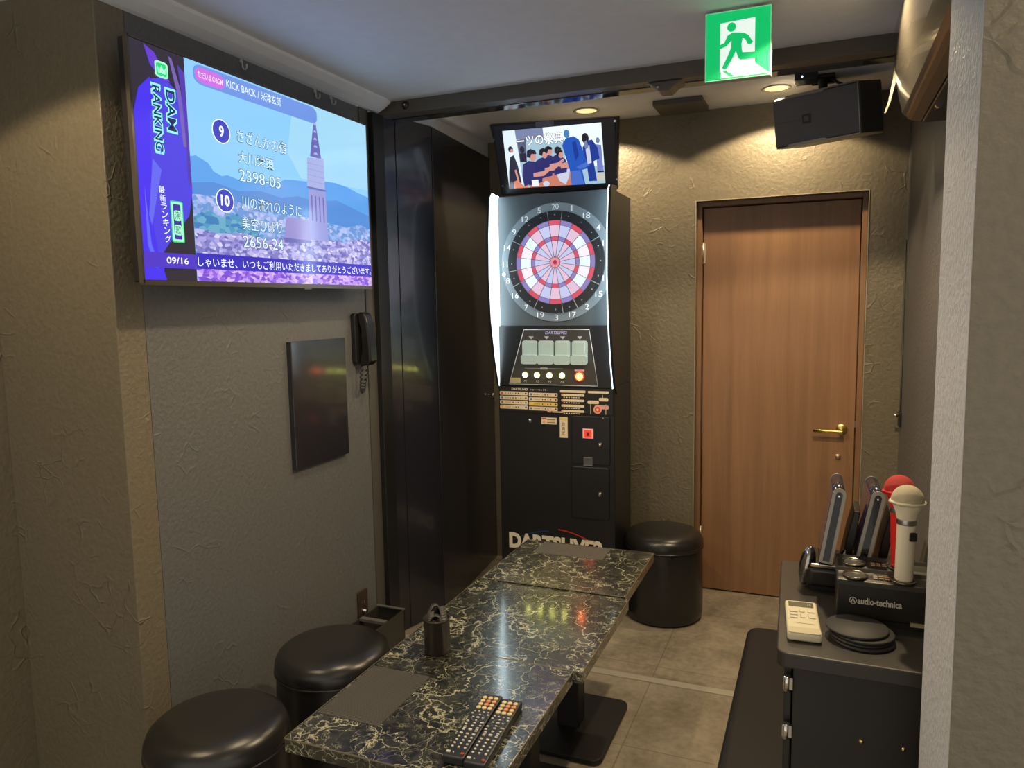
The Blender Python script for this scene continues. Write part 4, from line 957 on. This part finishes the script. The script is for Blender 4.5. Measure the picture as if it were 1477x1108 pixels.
# ------------------------------------------------------------------ cabinet
CZ = .92
t = thing('side_cabinet', 'low black cabinet with rounded top holding microphones, at the right pillar', 'cabinet', (.14, 1.57, 0))
CB = mat('cabinet_black', (.016, .014, .011), .5, bump=.05)
b = MB(); b.prism(XY(0), [( -.058+.02, 1.322)]+[(-.058+.02-.02*math.sin(a), 1.342-.02*math.cos(a)) for a in [PI/2*k/6 for k in range(1, 7)]]+[(-.072, 1.80)]+[(-.072+.012-.012*math.cos(a), 1.803+.012*math.sin(a)) for a in [PI/2*k/5 for k in range(1, 6)]]+[(XR-.004, 1.815), (XR-.004, 1.322)], CZ-.028, CZ)
obj('worktop', b, mat('worktop_black', (.035, .032, .027), .35), t, bevel=.003)
b = MB(); b.box(-.030, XR-.006, 1.345, 1.612, .04, CZ-.028); b.box(-.030, XR-.006, 1.612, 1.80, .43, CZ-.028); obj('carcass', b, CB, t, bevel=.002)
b = MB(); b.box(-.045, -.032, 1.357, 1.61, .05, CZ-.034); b.box(-.045, -.032, 1.61, 1.79, .44, CZ-.034); obj('side_door', b, CB, t, bevel=.002)
b = MB(); b.box(-.01, .33, 1.37, 1.60, 0, .04); obj('plinth', b, BLACKM, t)
for z in (.857, .768):
    b = MB(); b.tube([(-.040, 1.340, z+.014), (-.040, 1.340, z-.014)], .0055, 12); b.box(-.046, -.030, 1.338, 1.348, z-.011, z+.011); obj('hinge', b, CHROME, t)
for x, z in ((.082, .771), (.147, .771)):
    b = MB(); b.lathe([(0, -.002), (.003, -.002), (.004, 0)], 14, (x, 1.345, z-.0), 'y'); obj('screw', b, BRASS, t)

# air conditioner remote
t = thing('ac_remote', 'cream air conditioner remote on the cabinet corner', 'remote control', (-.018, 1.452, CZ), rot=(0, 0, math.radians(4)))
b = MB(); b.prism(XY(0), rrect(-.029, .029, -.078, .078, .006), .001, .016); obj('body', b, mat('cream_plastic', (.72, .66, .46), .45), t, bevel=.004, seg=3, local=True)
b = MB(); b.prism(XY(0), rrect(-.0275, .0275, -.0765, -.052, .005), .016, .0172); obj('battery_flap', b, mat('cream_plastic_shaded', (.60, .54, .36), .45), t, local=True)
b = MB(); b.prism(XY(0), rect(-.023, .022, .046, .070), .016, .0166, 0); text(b, XY(0), '26', .010, .018, .052, .064, .0168, 1); obj('display', b, [mat('lcd', (.16, .15, .10), .2), mat('lcd_text', (.45, .42, .30), .3)], t, local=True)
b = MB(); KC = []
for x0, x1, y0, y1 in ((-.022, -.008, .004, .012), (-.022, -.008, .018, .028), (-.004, .005, -.006, .012), (-.004, .005, .020, .030), (.010, .023, .020, .030), (.010, .023, -.006, .012), (-.022, -.008, -.010, -.002)):
    b.prism(XY(0), rrect(x0, x1, y0, y1, .002, 3), .016, .0172, 0)
    for q in (rect(x0, x1, y0, y0+.0008), rect(x0, x0+.0008, y0, y1)): b.flat(XY(0), q, .0174, 1)
b.flat(XY(0), rect(-.012, .016, -.032, -.0305), .0164, 1)
obj('buttons', b, [mat('cream_key', (.74, .70, .52), .45), mat('key_line', (.38, .34, .22), .5)], t, local=True)

# coasters
b = MB(); b.lathe([(0, 0), (.051, 0), (.0525, .0015), (.0525, .0035), (.051, .005), (0, .005)], 56)
c0 = obj('coaster', b, mat('coaster_black', (.020, .019, .017), .6, bump=.15, bscale=500))
CLB = ('lowest black round coaster in the stack on the cabinet', 'second black round coaster from the bottom of the stack', 'third black round coaster from the bottom of the stack', 'topmost black round coaster on the cabinet stack')
for k, (dx, dy) in enumerate(((.004, -.006), (.001, -.001), (.003, 0), (-.006, .006))):
    c = c0 if k == 0 else c0.copy()
    if k: COL.objects.link(c)
    c.location = (.080+dx, 1.425+dy, CZ+.0003+.0053*k); tag(c, CLB[k], 'coaster', 'stacked black coasters')

# microphone chargers
CH = mat('charger_black', (.020, .018, .014), .35)
ch0 = None
for k, (y0, lb) in enumerate(((1.486, 'front black two-slot microphone charger with a white brand name'), (1.561, 'rear black two-slot microphone charger, hidden behind the front one'))):
    t = thing('microphone_charger', lb, 'charger', (.14, y0+.032, CZ), group='microphone chargers')
    x0, x1 = .040, .232
    yz = plane((x0, 0, 0), (0, 1, 0), (0, 0, 1))
    b = MB(); b.prism(yz, [(y0+.004, CZ+.012), (y0, CZ+.076), (y0+.004, CZ+.083), (y0+.014, CZ+.085), (y0+.044, CZ+.087), (y0+.050, CZ+.092), (y0+.058, CZ+.092), (y0+.062, CZ+.085), (y0+.062, CZ+.012)], 0, x1-x0)
    obj('charger_body', b, CH, t, bevel=.003, seg=3)
    b = MB(); b.box(x0+.012, x1-.012, y0+.008, y0+.055, CZ, CZ+.012); obj('charger_foot', b, BLACKM, t)
    for xx in (.072, .153):
        b = MB(); b.lathe([(.0215, .085), (.0225, .0885), (.0205, .0895), (.0185, .086), (.018, .080)], 32, (xx, y0+.026, CZ)); obj('slot_ring', b, mat('slot_ring', (.16, .14, .10), .25, .8), t)
        b = MB(); b.lathe([(.0185, .0872), (.0150, .0866), (0, .0866)], 32, (xx, y0+.026, CZ), smooth=False); obj('slot_well', b, BLACKM, t)
    for q in range(3):
        for r in range(2): b = MB(); b.prism(XY(0), rect(.103+.010*q, .110+.010*q, y0+.018+.011*r, y0+.024+.011*r), CZ+.0862, CZ+.0870); obj('indicator_mark', b, mat('marks_orange_grey', (.38, .26, .15), .4), t)
    if k == 0:
        py = plane((0, y0-.0009, 0), (1, 0, 0), (0, 0, 1)); b = MB()
        text(b, py, 'audio-technica', .076, .150, CZ+.042, CZ+.055, .0012, 0, .03)
        ringpts(b, py, .0685, CZ+.0475, .0052, .0064, .0012, 0); b.flat(py, [(.0685, CZ+.053), (.0640, CZ+.0435), (.0660, CZ+.0435), (.0685, CZ+.049), (.0710, CZ+.0435), (.0730, CZ+.0435)], .0012, 0)
        obj('brand_lettering', b, mat('print_silver', (.62, .58, .48), .4), t)
        b = MB(); b.box(.165, .205, y0-.001, y0+.006, CZ+.010, CZ+.016); obj('front_tab', b, mat('tab_beige', (.42, .36, .22), .5), t)

# microphones
def mic(label, body, band, head, tip):
    t = thing('microphone', label, 'microphone', group='wireless microphones in the chargers')
    b = MB(); b.lathe([(0, 0), (.0165, 0), (.018, .004), (.0183, .06), (.0185, .112), (.0190, .128)], 40); obj('handle', b, body, t)
    b = MB(); b.lathe([(.0192, .126), (.0198, .128), (.0198, .136), (.0192, .138)], 40); obj('metal_band', b, band, t)
    b = MB(); b.lathe([(.0192, .137), (.0208, .142), (.0215, .150), (.0285, .168), (.0285, .172)], 40); obj('neck', b, body, t)
    b = MB(); n = 16
    prof = [(.0285, .168), (.0375, .1735), (.0385, .1755), (.0350, .178), (.0325, .1775)]
    b.lathe(prof, 8, smooth=True); obj('grille_guard', b, tip, t, label='flared octagonal ring around the grille')
    b = MB(); P = [(.0325, .172)]+[(.0325*math.cos(a), .178+.034*math.sin(a)) for a in [PI/2*k/10 for k in range(0, 10)]]+[(0, .212)]
    b.lathe(P, 40); obj('grille', b, head, t)
    b = MB(); b.prism(plane((0, -.0165, 0), (1, 0, 0), (0, 0, 1)), rrect(.001, .0165, .093, .112, .003), -.003, .0035); obj('switch_plate', b, BLACK, t, bevel=.0015)
    return t
CRM = mat('mic_cream', (.88, .80, .60), .35); RED = mat('mic_red', (.75, .025, .02), .3)
CRG = mat('grille_cream', (.78, .68, .46), .5, bump=1.0, bscale=1400); REG = mat('grille_red', (.70, .03, .025), .5, bump=1.0, bscale=1400)
m1 = mic('cream white wireless microphone standing in the front charger', CRM, STEEL, CRG, mat('guard_cream', (.80, .74, .52), .4)); m1.location = (.1535, 1.512, CZ+.0865); m1.rotation_euler = (math.radians(-1), math.radians(1.0), math.radians(12)); m1.scale = (.86, .86, .85)
m2 = mic('red wireless microphone standing behind the white one', RED, STEEL, REG, RED); m2.location = (.1535, 1.590, CZ+.0865); m2.rotation_euler = (math.radians(-3), math.radians(-1), math.radians(12)); m2.scale = (.86, .86, .85)

# tablet dock with two tablets
t = thing('tablet_dock', 'black and chrome charging dock holding the two karaoke tablets', 'dock', (.08, 1.70, CZ))
b = MB(); b.prism(XY(0), [(-.026, 1.665), (-.022, 1.640), (-.008, 1.628), (.200, 1.628), (.200, 1.775), (-.005, 1.775), (-.022, 1.76), (-.026, 1.74)], CZ+.012, CZ+.052); obj('dock_base', b, mat('dock_black', (.022, .020, .016), .22), t, bevel=.008, seg=4)
b = MB(); b.prism(XY(0), rrect(-.012, .19, 1.645, 1.765, .01), CZ, CZ+.012); obj('dock_foot', b, BLACKM, t)
b = MB(); b.prism(XY(0), [(-.024, 1.662), (-.018, 1.642), (-.006, 1.632), (.195, 1.632), (.195, 1.640), (-.004, 1.642), (-.014, 1.650), (-.018, 1.665), (-.018, 1.73), (-.024, 1.73)], CZ+.052, CZ+.060); obj('chrome_lip', b, mat('chrome_lip', (.5, .45, .35), .15, 1), t, bevel=.002)
for x, y, zz, sc in ((-.014, 1.655, CZ+.048, 1.0), (.052, 1.633, CZ+.075, .5)):
    b = MB(); P = []
    n1, n2 = 14, 18
    for q in range(n1+1):
        th = -PI/2+PI*q/n1; P.append((max(math.cos(th), 0), math.sin(th)))
    P[0] = (0, -1); P[-1] = (0, 1); b.lathe(P, n2)
    b.v = [Vector((x+.016*sc*v.x+.006*v.z, y+.022*sc*v.y, zz+.043*sc*v.z)) for v in b.v]
    obj('chrome_pod', b, mat('chrome_dark', (.40, .38, .37), .12, 1), t)
for x in (.048, .114):
    b = MB(); b.prism(plane((0, 1.66, 0), (1, 0, 0), (0, 0, 1)), [(x+.002, CZ+.05), (x+.019, CZ+.05), (x+.031, CZ+.12), (x+.037, CZ+.170), (x+.026, CZ+.172), (x+.014, CZ+.12)], 0, -.09); obj('back_support', b, CH, t, bevel=.002)
TS = mat('tablet_silver', (.34, .32, .27), .35, .3)
def tablet(label):
    # stands on its long edge, screen towards -X
    t = thing('tablet', label, 'tablet', group='karaoke tablets in the dock')
    W_, H_, T_ = .185, .158, .026
    py = plane((0, 0, 0), (1, 0, 0), (0, 0, 1))
    def U(th, h0, h1):   # rounded-top outline in XZ
        return [(-th/2, h0), (th/2, h0), (th/2, h1-th/2)]+[(th/2*math.cos(a), h1-th/2+th/2*math.sin(a)) for a in [PI*k/10 for k in range(1, 10)]]+[(-th/2, h1-th/2)]
    b = MB(); b.prism(py, U(T_, 0, H_), 0, -.004, 0, True); b.prism(py, U(T_-.013, .004, H_-.0075), -.0, .0006, 1, True)
    b2 = MB(); b2.prism(py, U(T_-.003, 0, H_-.001), -.004, -(W_-.004), 0, True); obj('tablet_body', b2, mat('tablet_dark', (.035, .030, .045), .18), t)
    obj('end_frame', b, [TS, BLACKG], t)
    b = MB(); b.prism(py, U(T_, 0, H_), -(W_-.004), -W_, 0, True); obj('rear_frame', b, TS, t)
    b = MB(); b.box(-T_/2-.0005, -T_/2+.001, .010, W_-.010, .014, H_-.014); obj('screen', b, mat('tablet_glass', (.05, .04, .10), .06), t)
    b = MB(); b.cyl((0, -.0012, H_-.016), .0018, .0015, 'y', 12); obj('end_screw', b, CHROME, t)
    return t
a1 = tablet('left karaoke tablet standing on edge in the dock'); a1.location = (.021, 1.612, .990); a1.rotation_euler = (math.radians(-3), math.radians(9), 0)
a2 = copy_tree(a1); a2['label'] = 'right karaoke tablet in the dock, next to the red microphone'; a2.location = (.087, 1.612, .990); a2.rotation_euler = (math.radians(-3), math.radians(11), 0)
# grey stand beside the white microphone, half hidden by the pillar
b = MB(); b.prism(plane((.0, 1.63, 0), (1, 0, 0), (0, 0, 1)), [(.195, CZ+.06), (.24, CZ+.06), (.24, CZ+.16), (.225, CZ+.165), (.205, CZ+.12)], 0, -.05)
tag(obj('grey_holder', b, mat('holder_grey', (.12, .125, .10), .4), bevel=.005), 'grey plastic holder right of the white microphone, half behind the pillar', 'holder')
